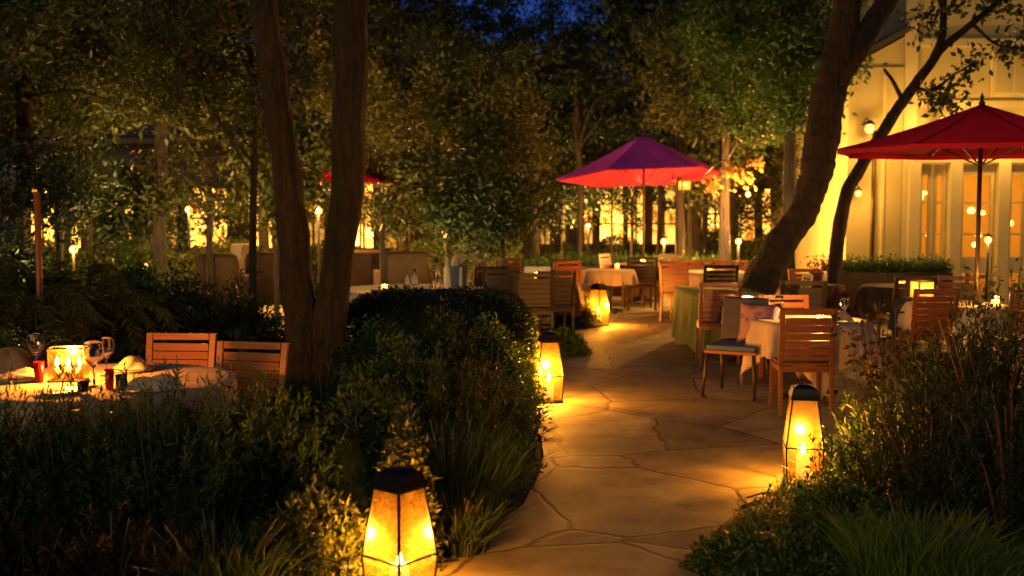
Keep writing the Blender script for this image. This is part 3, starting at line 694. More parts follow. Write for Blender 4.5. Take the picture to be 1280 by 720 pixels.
# ---- right table
RX, RY = G(1012, 400, .75).x, 10.45
table(RX, RY, .52, "small round table hung with a long peach cloth at the right")
make_cloth(RX, RY, .525, .84, .754, M['pink_cloth'], "long peach tablecloth with hanging corners behind the slatted chair at the right", rz=R(40), seed=5, fold=.035, flare=.10)
cb = chair('redwood', G(1004, 400, .75).x - .24, 9.62, R(178), "red brown slatted chair with its back to us at the peach clothed table", arms=False)
cb.scale = (.9, .9, 1)
chair('teak', RX + .05, 11.35, R(3), "teak chair on the far side of the peach clothed table")
p = (RX + .10, RY + .05); candle_pot(p[0], p[1], .757, "candle glass on the peach clothed table", 90, col=WARM)
goblet(RX + .3, RY - .05, .757, "wine glass at the right of the peach clothed table"); goblet(RX - .27, RY + .1, .757, "wine glass at the left of the peach clothed table")
plate(RX + .22, RY - .25, .757, "plate on the peach clothed table", .12); napkin(RX + .22, RY - .25, .777, .4, "peach napkin on the plate of the peach clothed table", M['pink_cloth'], .2, .14, .08, 9)
# blue seat chair
def blue_chair():
    root = empty("cushioned_chair", (G(908, 470, .2).x + .09, 10.55, .031), R(-28), "dark chair with a flat blue seat cushion beside the path at the right", "chair")
    for sx in (-1, 1):
        MB().tube([(sx * .25, -.28, 0), (sx * .22, -.22, .43)], [.014, .019], 8).build("leg", M['darkwood'], root, True)
        MB().tube([(sx * .24, .30, 0), (sx * .22, .22, .43)], [.014, .019], 8).build("leg", M['darkwood'], root, True)
    MB().box((0, 0, .425), (.49, .48, .03)).build("seat_frame", M['teak'], root, bevel=.006)
    MB().box((0, 0, .465), (.48, .47, .05)).build("cushion", M['blue_cloth'], root, bevel=.02)
    bk = MB(); bk.box((0, .24, .70), (.46, .035, .42), Matrix.Rotation(R(-8), 3, 'X')); bk.build("backrest", M['darkwood'], root, bevel=.02)
    for sx in (-1, 1): MB().bar((sx * .2, .22, .43), (sx * .21, .265, .9), .035, .03).build("back_post", M['darkwood'], root)
    return root
bc = blue_chair()
def pillow(x, y, z, rz, label):
    m, nt, b = newmat("patterned_fabric"); v = coords(nt); k = nt.nodes.new("ShaderNodeTexVoronoi"); k.inputs["Scale"].default_value = 14; nt.links.new(v, k.inputs[0])
    r = ramp(nt, k.outputs["Distance"], [(.3, (.28, .10, .13)), (.42, (.13, .10, .24)), (.6, (.36, .18, .18))]); nt.links.new(r.outputs[0], b.inputs["Base Color"]); b.inputs["Roughness"].default_value = .9
    bm = bmesh.new(); bmesh.ops.create_grid(bm, x_segments=14, y_segments=14, size=1)
    me = bpy.data.meshes.new("pillow"); vs = []; fs = []
    for s in (1, -1):
        for i in range(15):
            for j in range(15):
                u, q = i / 7 - 1, j / 7 - 1; t = (max(0, (1 - u ** 4) * (1 - q ** 4))) ** .5
                vs.append((u * .2 * (1 - .12 * (1 - q * q) * abs(u) ** 3), s * .075 * t, .2 + q * .2 * (1 - .12 * (1 - u * u) * abs(q) ** 3)))
    for s in (0, 225):
        for i in range(14):
            for j in range(14): a = s + i * 15 + j; fs.append((a, a + 1, a + 16, a + 15) if s else (a, a + 15, a + 16, a + 1))
    me.from_pydata(vs, [], fs); o = link("pillow", me, m, None, True); o.location = (x, y, z); o.rotation_euler = (R(-18), 0, rz); return tagp(o, label, "pillow")
mw = Matrix.Translation(bc.location) @ Matrix.Rotation(R(-28), 4, 'Z'); pp = mw @ Vector((.17, .06, .49)); pillow(pp.x, pp.y, pp.z, R(-25), "pink and blue patterned pillow on the blue seat cushion")

# green table and neighbours
X_ = lambda px, y: (px - 640) / F * y
gx, gy = G(884, 400, .3).x, 14.2
root = empty("long_table", (gx, gy, .031), 0, "rectangular table under the green cloth beside the path", "table")
MB().box((0, 0, .705), (.86, 1.5, .03)).build("tabletop", M['darkwood'], root)
for sx in (-1, 1):
    for sy in (-1, 1): MB().box((sx * .36, sy * .66, .345), (.06, .06, .69)).build("leg", M['darkwood'], root)
def rect_cloth(x, y, hx, hy, z, drop, mat, label, rz=0, seed=1, fold=.03):
    rr = random.Random(seed); ph = [rr.uniform(0, 6) for _ in range(4)]; mb = MB(); n = 200; per = 4 * (hx + hy)
    def pt(s):
        s = s % per
        for (L, a, d) in ((2 * hx, (-hx, -hy), (1, 0)), (2 * hy, (hx, -hy), (0, 1)), (2 * hx, (hx, hy), (-1, 0)), (2 * hy, (-hx, hy), (0, -1))):
            if s <= L: return Vector((a[0] + d[0] * s, a[1] + d[1] * s, 0)), Vector((d[1], -d[0], 0))
            s -= L
    rows = 10; mb.v.append((0, 0, z)); 
    for i in range(rows + 1):
        t = i / rows
        for k in range(n):
            s = per * k / n; p_, nn_ = pt(s); wv = (math.sin(s * 13 + ph[0]) + .6 * math.sin(s * 23 + ph[1])) * fold * t + .05 * t
            zz = z - drop * t * (1 + .06 * math.sin(s * 5 + ph[2])); mb.v.append((p_.x + nn_.x * (wv + .006), p_.y + nn_.y * (wv + .006), zz))
    for k in range(n): mb.f.append((0, 1 + k, 1 + (k + 1) % n))
    for i in range(rows):
        for k in range(n):
            a = 1 + i * n + k; b = 1 + i * n + (k + 1) % n; mb.f.append((a, a + n, b + n, b))
    o = mb.build("tablecloth", mat, None, True); o.location = (x, y, 0); o.rotation_euler.z = rz; return tagp(o, label, "tablecloth")
rect_cloth(gx, gy, .44, .76, .757, .66, M['green_cloth'], "olive green tablecloth falling in folds beside the path", seed=2, fold=.035)
chair('redwood', X_(898, 12.9), 12.9, R(176), "dark red chair back in front of the green table, nearest the blue cushion")
chair('redwood', gx + .9, 14.3, R(-90), "red brown chair at the right long side of the green table")
bx, by = (936 - 640) / F * 12.9, 12.9
table(bx, by, .42, "small table under the navy cloth in front of the leaning trunk"); make_cloth(bx, by, .425, .7, .756, M['navy_cloth'], "navy blue tablecloth in front of the leaning trunk", seed=12, shape='round')
plate(bx, by - .1, .76, "white plate on the navy cloth", .17); candle_pot(bx - .15, by + .2, .76, "tiny bright candle on the navy clothed table", 3, r=.03, h=.07)

# ---- umbrellas
def umbrella(x, y, rad, ze, zt, label, sides=8, rot=0, tilt=(0, 0), mat='red_canvas', under=None, polem='darkwood', valance=.0, sag=.05):
    root = empty("parasol", (x, y, .031), 0, label, "parasol")
    MB().tube([(0, 0, 0), (0, 0, zt - .05)], .024, 12).build("pole", M[polem], root, True)
    MB().lathe([(.28, 0), (.28, .05), (.06, .08), (.04, .3)], 24).build("base", M['black_metal'], root, True)
    Mt = Matrix.Rotation(tilt[1], 3, 'Y') @ Matrix.Rotation(tilt[0], 3, 'X'); piv = Vector((0, 0, ze))
    def T(v): return Mt @ (Vector(v) - piv) + piv
    def canopy(zoff, name, m, rr=rad):
        mb = MB(); rows, seg = 8, 5; n = sides * seg; mb.v.append(tuple(T((0, 0, zt + zoff))))
        for i in range(1, rows + 1):
            t = i / rows
            for k in range(n):
                s_, f_ = divmod(k, seg); f_ /= seg
                a0 = rot + 2 * math.pi * s_ / sides; a1 = a0 + 2 * math.pi / sides
                p0 = Vector((math.cos(a0), math.sin(a0), 0)); p1 = Vector((math.cos(a1), math.sin(a1), 0)); q = p0.lerp(p1, f_)
                e = 4 * f_ * (1 - f_); q *= 1 - .03 * e * t
                z = ze + (zt - ze) * ((1 - t) ** 1.06) - sag * math.sin(math.pi * t) * (.4 + e * .6) * .9 + zoff
                mb.v.append(tuple(T((q.x * rr * t, q.y * rr * t, z))))
        for k in range(n): mb.f.append((0, 1 + k, 1 + (k + 1) % n))
        for i in range(rows - 1):
            for k in range(n): a = 1 + i * n + k; b = 1 + i * n + (k + 1) % n; mb.f.append((a, a + n, b + n, b))
        return mb.build(name, m, root, True)
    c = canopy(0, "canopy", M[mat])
    if under: canopy(-.02, "red_underside", M[under], rad * .995)  # layer added to keep the red cloth below the sky-tinted top
    n_ = sides * 5
    for s_ in range(sides):
        MB().tube([Vector(c.data.vertices[0].co) + Vector((0, 0, .004))] + [Vector(c.data.vertices[1 + q * n_ + s_ * 5].co) + Vector((0, 0, .004)) for q in range(8)], .007, 5).build("seam", M[mat], root, True)
    if valance:
        mb = MB(); n = sides * 5; last = [Vector(v) for v in [c.data.vertices[1 + 7 * n + k].co for k in range(n)]]
        for q in last: mb.v.append(tuple(q))
        for q in last: mb.v.append(tuple(q - Vector((0, 0, valance))))
        for k in range(n): mb.f.append((k, (k + 1) % n, n + (k + 1) % n, n + k))
        mb.build("valance", M[mat], root, True)
    for s_ in range(sides):
        a = rot + 2 * math.pi * s_ / sides; e = Vector((math.cos(a) * rad * .985, math.sin(a) * rad * .985, ze - .022)); q = Vector((math.cos(a) * rad * .5, math.sin(a) * rad * .5, (ze + zt) / 2 - sag * .4 - .035))
        rb = MB().tube([T((0, 0, zt - .05)), T(q), T(e)], .009, 6).build("rib", M[polem], root)
        MB().tube([T((0, 0, ze - .18)), T(q)], .008, 6).build("strut", M[polem], rb)
    MB().lathe([(.03, zt - .01), (.035, zt + .02), (.015, zt + .05), (.022, zt + .08), (.004, zt + .13)], 12).build("finial", M[polem], root, True)
    return root
ux = (1222 - 640) / F * 12.2
umbrella(ux, 12.2, 1.55, 2.40, 2.88, "wide crimson parasol in front of the cream house", 8, R(0), valance=.05)
umbrella((804 - 640) / F * 21.5, 21.5, 1.68, 2.36, 3.16, "red parasol with sky light tinted purple top at the centre beyond the path", 6, R(0), (R(-5), R(-2)), 'sky_tinted_canvas', 'red_canvas', sag=.05)
umbrella((420 - 640) / F * 18.0, 18.0, 1.05, 2.16, 2.44, "small red parasol half hidden behind the twin trunked tree", 6, R(10), mat='red_canvas')

# ---- far tables and chairs
def far_table(x, y, Rt, cm, lb_t, lb_c, drop=.5, seed=1):
    table(x, y, Rt, lb_t); make_cloth(x, y, Rt + .005, Rt + drop, .757, M[cm], lb_c, seed=seed, shape='round', n=96, rings=14)
X = lambda px, y: (px - 640) / F * y
far_table(X(798, 21.5), 20.9, .6, 'brown_cloth', "round table beneath the purple topped parasol", "brown cloth on the table beneath the purple topped parasol", .4, 21)
far_table(X(664, 16.4), 16.4, .68, 'brown_cloth', "large round table left of the far lantern", "dark brown cloth reaching low on the large table left of the far lantern", .5, 22)
far_table(X(762, 18.8), 18.9, .42, 'pink_cloth', "small table just behind the far lantern", "peach cloth on the small table just behind the far lantern", .25, 23)
far_table(X(885, 18.6), 18.4, .6, 'pink_cloth', "round table beyond the green cloth", "peach cloth on the table beyond the green cloth", .3, 24)
far_table(X(1120, 15.2), 15.0, .5, 'tan_cloth', "table under the tan cloth in front of the planter", "tan cloth on the table in front of the long dark planter", .35, 25)
far_table(X(1165, 13.2), 13.0, .42, 'navy_cloth', "dark clothed table below the square glowing lantern", "dark cloth on the table below the square glowing lantern", .4, 26)
far_table(X(1225, 11.6), 12.2, .5, 'pink_cloth', "table around the foot of the crimson parasol", "peach cloth around the foot of the crimson parasol", .3, 27)
for (px, y, rz, k, lb) in (
    (606, 16.4, 200, 'darkwood', "dark brown chair leftmost in the row right of the ice bucket"), (634, 15.6, 165, 'darkwood', "second dark brown chair in the row right of the ice bucket"),
    (668, 14.8, 178, 'darkwood', "third dark brown chair in the row, nearest the leafy bank"), (690, 15.2, 190, 'darkwood', "dark brown chair nearest the lit shrub by the far lantern"),
    (640, 18.6, 10, 'redwood', "red lit chair back beyond the brown clothed table, left one"), (722, 17.6, 30, 'redwood', "slatted chair back catching light left of the purple parasol pole"),
    (700, 18.0, -20, 'redwood', "slatted chair back catching light over the brown clothed table"),
    (772, 20.4, 60, 'redwood', "chair left of the purple parasol pole"), (824, 20.2, -50, 'redwood', "chair right of the purple parasol pole"), (800, 19.6, 182, 'darkwood', "dark chair with its back to us under the purple parasol"),
    (862, 19.1, 5, 'teak', "red lit slatted chair left beyond the green cloth"), (890, 19.3, 0, 'teak', "red lit slatted chair in the middle beyond the green cloth"), (918, 19.1, -6, 'teak', "red lit slatted chair right beyond the green cloth"),
    (850, 17.4, 150, 'redwood', "dark chair just behind the left of the green table"), (895, 16.9, 185, 'darkwood', "dark chair just behind the right of the green table"),
    (1018, 16.4, 10, 'teak', "lit chair at the right foot of the leaning trunk"), (1000, 13.2, 175, 'darkwood', "dark chair behind the teak chair of the peach clothed table"),
     (1132, 14.0, 185, 'darkwood', "dark chair in front of the tan clothed table"), (1195, 13.6, -30, 'redwood', "slatted chair left of the crimson parasol pole"),
     (1160, 11.9, 180, 'redwood', "red brown chair in front of the dark clothed table"), (1262, 11.3, -70, 'redwood', "red brown chair at the right edge under the crimson parasol"),
    ):
    chair(k, X(px, y), y, R(rz), lb)
# lamps on far tables
def box_lantern(x, y, z, s, label, power, hang=None):
    root = empty("table_lantern", (x, y, z), R(12), label, "lantern")
    for k in range(4):
        mt = Matrix.Rotation(k * math.pi / 2, 3, 'Z'); p_ = mt @ Vector((0, -s / 2, s / 2)); MB().box(p_, (s, .004, s * .96) if k % 2 == 0 else (.004, s, s * .96)).build("pane", M['crackle'], root)
    fr = MB()
    for sx in (-1, 1):
        for sy in (-1, 1): fr.box((sx * s / 2, sy * s / 2, s / 2), (.014, .014, s * 1.02))
    for z_ in (0, s): fr.box((0, 0, z_), (s, s, .012))
    fr.build("frame", M['bronze'], root)
    MB().lathe([(s * .15, .01), (s * .15, s * .4), (.002, s * .4)], 12).build("candle", M['wax'], root, True)
    MB().lathe([(.002, s * .42), (.016, s * .5), (.016, s * .6), (.002, s * .8)], 10).build("flame", M['flame'], root, True)
    plight(root, (0, 0, s * .62), power, AMBER, .03)
    if hang:
        MB().tube([(0, 0, s), (0, 0, s + hang)], .004, 5).build("cord", M['black_metal'], root)
    return root
box_lantern(X(1150, 13), 12.9, .765, .19, "square glowing glass lantern on the dark clothed table", 10)
box_lantern(X(855, 20), 20, W(855, 238, 20).z, .17, "small orange square lantern hanging beside the purple parasol", 6, hang=1.4)
for (px, py, y, pw, lb) in ((880, 332, 18.3, 12, "candle glass on the table beyond the green cloth"), (664, 345, 16.4, 4, "candle glass on the brown clothed table"), (798, 340, 20.9, 26, "candle glass under the purple parasol"),
                            (1232, 350, 12.0, 40, "candle glass at the foot of the crimson parasol"), (1118, 350, 15, 6, "candle glass on the tan clothed table"), (765, 345, 18.9, 4, "candle glass on the small table behind the far lantern")):
    candle_pot(X(px, y) + .08, y - .1, .762, lb, pw, r=.04, h=.1)

# ---- post lamps, wall lamps
def globe_lamp(px, py, y, label, power, r=.07, kind="post", col=WARM):
    p = W(px, py, y); root = empty("garden_lamp" if kind != "wall" else "wall_lamp", (p.x, p.y, 0 if kind == "post" else p.z), 0, label, "lamp")
    z = p.z if kind == "post" else 0
    b_ = MB().lathe([(.01, z - r), (r * .7, z - r * .75), (r, z), (r * .75, z + r * .7), (.01, z + r)], 14).build("bulb", M['bulb'], root, True)
    if kind == "post":
        MB().tube([(0, 0, .0), (0, 0, z - r)], .022, 8).build("post", M['black_metal'], root)
        MB().lathe([(r * 1.3, z + r * 1.02), (r * .3, z + r * 1.7), (.004, z + r * 2)], 10).build("cap", M['black_metal'], root)
    elif kind == "wall":
        MB().tube(spline([(0, .42, .08), (0, .2, .2), (0, 0, .11)], 5), .014, 8).build("bracket", M['black_metal'], root)
        MB().lathe([(r * 1.4, r * .9), (r * .3, r * 1.8)], 10).build("shade", M['black_metal'], root)
    else:
        MB().tube([(0, 0, r), (0, 0, 3.0)], .006, 6).build("cord", M['black_metal'], root)
    plight(root, (0, -r * 1.6, z), power, col, r); return root
globe_lamp(1087, 161, 20.15, "brightest wall lamp high on the corner of the cream house", 85, .085, "wall", YEL)
globe_lamp(1073, 242, 20.15, "lower wall lamp at the left end of the cream house", 50, .06, "wall", YEL)
globe_lamp(1262, 165, 20.2, "added wall lamp brightening the cream house behind the crimson parasol", 90, .07, "wall", YEL)  # unseen lamp added to brighten the house front
globe_lamp(1178, 150, 20.2, "added wall lamp brightening the wall above the french doors behind the crimson parasol", 70, .05, "wall", YEL)  # another added lamp, spreads light along the house front
globe_lamp(935, 243, 20.5, "lamp hanging in the leaves left of the leaning trunk", 620, .05, "hang")
globe_lamp(830, 302, 23, "large glowing post lamp right of the purple parasol pole", 320, .07)
globe_lamp(923, 302, 21.5, "smaller post lamp low at the left of the leaning trunk", 520, .06)
globe_lamp(398, 262, 19.2, "bright lamp glowing between the twin trunks", 420, .085)
globe_lamp(181, 333, 15, "lone post lamp among the ferns at the left", 160, .045)
globe_lamp(92, 312, 19, "lamp half hidden by leaves at the far left", 420, .07)
globe_lamp(236, 262, 20.5, "lamp glowing through the leaves above the armchairs", 520, .07)
globe_lamp(556, 290, 21.5, "lamp glowing through the leaves above the serving table", 500, .07)
globe_lamp(735, 282, 27, "lamp among the shrubs left of the purple parasol pole", 600, .06)
globe_lamp(1235, 300, 15.8, "lamp behind the crimson parasol pole", 120, .05)

def spotlight(x, y, tx, ty, tz, power, label):  # unseen uplights added to brighten the tree crowns
    root = empty("added_uplight", (x, y, .03), 0, label, "added light", "unseen ground spotlights added to brighten the trees")
    d = (Vector((tx, ty, tz)) - Vector((x, y, .15))).normalized(); q = d.to_track_quat('Z', 'Y').to_matrix()
    mb = MB().lathe([(.03, -.09), (.05, -.07), (.055, .03), (.05, .03), (.045, -.01)], 14); mb.v = [tuple(q @ Vector(v) + Vector((0, 0, .14))) for v in mb.v]; mb.build("housing", M['black_metal'], root)
    mb = MB().lathe([(.043, -.008), (.001, .004)], 14, cap=False); mb.v = [tuple(q @ Vector(v) + Vector((0, 0, .14))) for v in mb.v]; mb.build("lens", M['bulb'], root)
    MB().tube([(0, 0, -.03), (0, 0, .1)], .012, 6).build("spike", M['black_metal'], root)
    l = bpy.data.lights.new("light", 'SPOT'); l.energy = power; l.color = (1, .60, .20); l.spot_size = R(100); l.spot_blend = .8; l.shadow_soft_size = .04
    o = bpy.data.objects.new("light", l); C.objects.link(o); o.parent = root; o.location = d * .06 + Vector((0, 0, .14)); o.rotation_euler = d.to_track_quat('-Z', 'Y').to_euler()
for (px, y, tpx, ty, tz, pw, lb) in ((40, 12.0, 40, 15, 4.2, 560, "added ground spotlight behind the ferns at the far left"), (190, 13.8, 180, 17, 4.5, 560, "added ground spotlight under the lone post lamp"),
    (335, 13.2, 310, 18, 5, 600, "added ground spotlight left of the twin trunked tree"), (530, 15.6, 540, 19.5, 4.4, 560, "added ground spotlight beyond the serving table"),
    (675, 19.5, 660, 25, 4.5, 500, "added ground spotlight left of the purple parasol"), (860, 20.2, 880, 22, 4.5, 450, "added ground spotlight behind the hanging orange lantern"), (960, 16.8, 975, 18.8, 5, 500, "added ground spotlight behind the leaning trunk")):
    spotlight(X(px, y), y, X(tpx, ty), ty, tz, pw, lb)

# ---- planters, pots, boulder, box in the trees
def planter(x0, x1, y, label, h=.75, top=.28):
    root = empty("planter", ((x0 + x1) / 2, y, .031), 0, label, "planter"); L = x1 - x0
    MB().box((0, 0, h / 2), (L, .5, h)).build("box", M['dark_planter'], root, bevel=.01)
    n = int(L * 2600); P = np.stack([rng.uniform(-L / 2, L / 2, n), rng.uniform(-.27, .27, n), h + np.abs(rng.normal(0, .5, n)) * top * .6], 1)
    leafcloud("hedge_top", M['leaf_green'], root, P, .06, axis=np.array([[0, 0, .8]])); return root
planter(X(1032, 18), X(1185, 18), 18, "long dark planter with low green hedge in front of the cream house")
planter(X(805, 19.2), X(950, 19.2), 22.4, "dark planter hedge beyond the red lit chairs", .6)
planter(X(655, 22), X(790, 22), 22.8, "dark planter hedge left of the purple parasol pole", .6)
pt = empty("flower_pot", (X(1021, 15.3), 15.3, .76), 0, "terracotta flower pot with red flowers at the foot of the leaning trunk", "flower pot")
MB().lathe([(.07, 0), (.10, .16), (.11, .17), (.09, .17)], 20).build("pot", M['terracotta'], pt, True)
tagp(leafcloud("blossom", leafmat("red_petal", [(.5, .02, .02), (.35, .02, .03)]), pt, rng.normal(0, .07, (160, 3)) + np.array([0, 0, .25]), .05), kind="stuff")
far_table(X(1021, 15.3), 15.3, .35, 'brown_cloth', "small table holding the flower pot", "brown cloth under the flower pot", .4, 31)
bo = core(0, 0, 0, .36, .3, .62, M['rock'], None, "boulder", 5, 2.4); bo.location = (X(8, 9.2), 9.2, 0); tagp(bo, "tan boulder behind the left table at the picture edge", "boulder")
nb = empty("nest_box", W(888, 96, 23.55), R(-8), "red brown wooden box high in the trees above the purple parasol", "nest box"); nb.scale = (1.25,) * 3
MB().box((0, 0, 0), (.62, .3, .34)).build("box", M['redwood'], nb, bevel=.01); MB().box((0, 0, .2), (.8, .42, .04)).build("roof", M['redwood'], nb)
for dx in (-.46,): MB().add([(dx - .22, -.02, .14), (dx - .1, -.02, .2), (dx + .06, -.02, .2), (dx + .06, -.02, -.22), (dx - .06, -.02, -.3), (dx - .1, -.02, .05), (dx - .22, .02, .14), (dx - .1, .02, .2), (dx + .06, .02, .2), (dx + .06, .02, -.22), (dx - .06, .02, -.3), (dx - .1, .02, .05)],
    [(0, 1, 2, 3, 4, 5)[::-1], (6, 7, 8, 9, 10, 11), (0, 1, 7, 6), (1, 2, 8, 7), (2, 3, 9, 8), (3, 4, 10, 9), (4, 5, 11, 10), (5, 0, 6, 11)]).build("bracket", M['teak'], nb)

# ================================================================ TREES
# twin trunked tree, left
y0 = 9.4
tp = lambda L, y: [W(px, py, y) for px, py in L]
b0 = W(392, 470, y0); b0.z = 0
ta = [Vector((b0.x - .02, y0, 0)), W(384, 470, y0), W(374, 380, y0), W(366, 290, y0), W(356, 200, y0), W(342, 100, y0), W(330, 0, y0), W(312, -130, y0)]
tb = [Vector((b0.x + .08, y0 + .02, 0)), W(408, 440, y0), W(418, 350, y0), W(432, 260, y0), W(436, 150, y0), W(438, 60, y0), W(440, -30, y0), W(448, -160, y0)]
tt = tree("twin_trunk_tree", "large dark tree with two trunks parting low down beside the left table", ta, [.21, .17, .14, .13, .118, .108, .10, .09], ((b0.x + .3, y0 - 1.5, 7.0), (3.4, 4.2, 1.0)), M['leaf'], 150, 150, .08, .45, 10, M['bark'],
          extra=[(tb, [.21, .17, .13, .135, .14, .145, .14, .13])], jit=.10, limb_from=.9)
# leaning tree right
y1 = 14.8
la = [Vector((W(930, 430, y1).x, y1, 0)), W(945, 370, y1), W(968, 318, y1), W(1002, 267, y1), W(1018, 225, y1), W(1026, 180, y1), W(1036, 120, y1), W(1050, 60, y1), W(1060, 0, y1), W(1066, -60, y1)]
lb_ = [W(1040, 110, y1), W(1068, 65, y1), W(1100, 15, y1), W(1135, -50, y1)]
tree("leaning_tree", "thick dark trunk leaning to the right in front of the cream house", la, [.27, .245, .205, .19, .205, .23, .225, .205, .175, .16], ((W(1000, 0, y1).x, y1 - 2.5, 8.2), (4.2, 4.5, 1.2)), M['leaf_green'], 170, 150, .09, .5, 10, M['bark_dark'],
     extra=[(lb_, [.16, .155, .14, .12])], limb_from=.9, jit=.07)
# slim arching tree in front of the house
y2 = 15.6
sa = [Vector((W(1040, 350, y2).x, y2, 0)), W(1044, 330, y2), W(1056, 250, y2), W(1072, 215, y2), W(1099, 172, y2), W(1126, 130, y2), W(1156, 90, y2), W(1178, 60, y2), W(1215, 30, y2), W(1262, -10, y2)]
st_ = tree("slim_tree", "slim dark tree arching across the front of the cream house", sa, [.11, .10, .09, .085, .08, .075, .065, .055, .045, .03], None, None, extra=[([W(1168, 72, y2), W(1178, 40, y2), W(1180, -30, y2)], [.06, .05, .04]), ([W(1127, 122, y2), W(1115, 100, y2), W(1105, 86, y2)], [.035, .025, .02]),
     ([W(1140, 108, y2), W(1165, 112, y2), W(1195, 92, y2), W(1222, 75, y2)], [.03, .02, .015, .01]), ([W(1215, 30, y2), W(1245, 55, y2), W(1275, 60, y2)], [.03, .02, .01])])
cs = [W(px, py, y2 + random.uniform(-.3, .3)) for px, py in ((1160, 122), (1175, 118), (1190, 125), (1172, 132), (1185, 108), (1200, 95), (1212, 82), (1225, 74), (1245, 60), (1262, 62), (1275, 68), (1280, 50), (1155, 40), (1165, 30), (1180, 12), (1215, 10), (1235, 14), (1255, 5), (1270, 22), (1240, -10), (1210, -15), (1285, 20), (1190, -5), (1150, 18))]
P = clumped(np.array([c - st_.location for c in cs]), 34, .26); leafcloud("crown", M['leaf_dark'], st_, P, .12, wid=.5)
st_.children[-1]["label"] = "dark leaves hanging over the pale wall"

def bgtree(px, y, label, cpx, cpy, rx, rz, mat='leaf', ncl=80, per=150, leaf=.085, tr=.12, ry=None, lean=0, cr=.5, name="tree", group=None):
    zmin = (2.45 if y < 16 else 2.95) if y < 30 else 2.2
    x = X(px, y); cz = W(cpx, cpy, y).z; cx_ = X(cpx, y)
    if cz - rz < zmin and cz > 3.0: t_ = cz + rz; cz, rz = (t_ + zmin) / 2, (t_ - zmin) / 2
    pts = [(x, y, 0), (x + lean * .3, y, 1.2), (x + lean, y + .1, max(1.9, cz - .3)), (cx_, y + .1, max(2.4, cz + rz * .5))]
    return tree(name, label, pts, [tr, tr * .85, tr * .7, tr * .4], ((cx_, y, cz), (rx, ry or rx * .8, rz)), M[mat], ncl, per, leaf, cr, 12, group=group)
G1 = "leafy trees closing the view behind the terrace"
bgtree(30, 14.5, "olive leaved tree at the far left above the ferns", 20, 110, 2.3, 2.0, 'leaf', 110, 150)
bgtree(200, 16.5, "olive leaved tree above the lone lamp among the ferns", 170, 120, 2.3, 2.2, 'leaf', 120, 150)
bgtree(316, 12.6, "slender tree with a thin dark trunk left of the twin trunks", 290, 90, 1.35, 1.5, 'leaf', 60, 130, .075, .05)
bgtree(110, 22, "darker tree farther back at the far left", 100, 90, 4.0, 3.4, 'leaf_dark', 150, 160, .11)
bgtree(330, 22, "tall tree behind the glowing lamp between the twin trunks", 330, 60, 3.6, 3.4, 'leaf', 130, 160, .11)
bgtree(505, 20, "olive tree hanging low over the serving table", 520, 165, 1.9, 1.65, 'leaf', 130, 150, .09)
bgtree(600, 18.5, "drooping olive tree right of the serving table", 590, 185, 1.25, 1.5, 'leaf', 90, 140, .085)
bgtree(560, 26, "dark tree filling the upper middle behind the drooping olive", 535, 60, 2.8, 3.0, 'leaf_dark', 150, 130, .11)
bgtree(668, 25, "dark tree left of the purple parasol", 650, 165, 2.0, 1.8, 'leaf_dark', 90, 140, .10)
bgtree(745, 29, "tall dark tree behind the purple parasol", 760, 150, 2.6, 2.2, 'leaf_dark', 110, 130, .11)
bgtree(866, 24, "straight dark tree right of the purple parasol", 840, 70, 2.4, 3.0, 'leaf_dark', 120, 140, .10, .13)
bgtree(905, 21, "green tree above the hanging lamp", 905, 120, 1.9, 1.9, 'leaf', 100, 150, .09)
bgtree(985, 18.5, "green leaved tree directly behind the leaning trunk", 965, 90, 1.5, 2.2, 'leaf_green', 110, 150, .085)
bgtree(948, 26, "tree with glowing undergrowth left of the leaning trunk", 950, 215, 2.0, 1.3, 'leaf', 90, 130, .09)
bgtree(1050, 24, "tree between the leaning trunk and the house corner", 1045, 200, 1.0, 1.5, 'leaf', 60, 130, .09)
bgtree(690, 38, "distant tree showing blue sky through its top", 690, 75, 4.2, 3.1, 'leaf_dark', 120, 90, .13)
bgtree(560, 40, "distant tree with thin top behind the dark middle tree", 600, 60, 3.8, 3.4, 'leaf_dark', 80, 90, .15)
bgtree(820, 40, "distant tree behind the straight dark tree", 905, 60, 4.5, 5.0, 'leaf_dark', 120, 120, .15)
bgtree(980, 40, "distant tree behind the leaning trunk", 980, 60, 4.5, 5.5, 'leaf_dark', 120, 120, .15)
bgtree(200, 36, "distant tree at the left behind everything", 200, 60, 7, 6, 'leaf_dark', 160, 130, .16)
bgtree(420, 36, "distant tree seen between the twin trunks", 430, 60, 4, 5.5, 'leaf_dark', 120, 130, .16)
bgtree(75, 14.2, "low tree dark against the glow at the far left", 70, 228, .9, .6, 'leaf_dark', 26, 110, .085, .05)
bgtree(150, 17.2, "low tree right of the lamp at the far left", 150, 262, 1.0, .7, 'leaf_dark', 20, 100, .085, .05)
bgtree(262, 17.0, "low tree dark against the glow above the armchairs", 255, 222, 1.2, .7, 'leaf', 22, 100, .085, .06)
bgtree(345, 16.5, "leafy sapling between the slender tree and the twin trunks", 352, 215, .6, .8, 'leaf', 36, 110, .08, .04)
bgtree(478, 18.2, "low tree against the glow right of the twin trunks", 500, 235, .8, .8, 'leaf', 30, 110, .085, .05)
bgtree(628, 17.4, "low tree dark against the glow right of the ice bucket", 610, 262, 1.0, .65, 'leaf_dark', 55, 110, .085, .05)
bgtree(700, 26.5, "small tree partly hiding the pink glimmering windows", 690, 245, 1.1, .9, 'leaf_dark', 50, 100, .085, .05)
bgtree(790, 27.5, "small tree with leaves crossing the brightest windows", 800, 238, 1.3, .55, 'leaf_dark', 30, 90, .085, .05)
bgtree(855, 23.5, "leafy tree hiding the right side of the purple parasol", 875, 200, .9, .9, 'leaf', 60, 120, .085, .05)
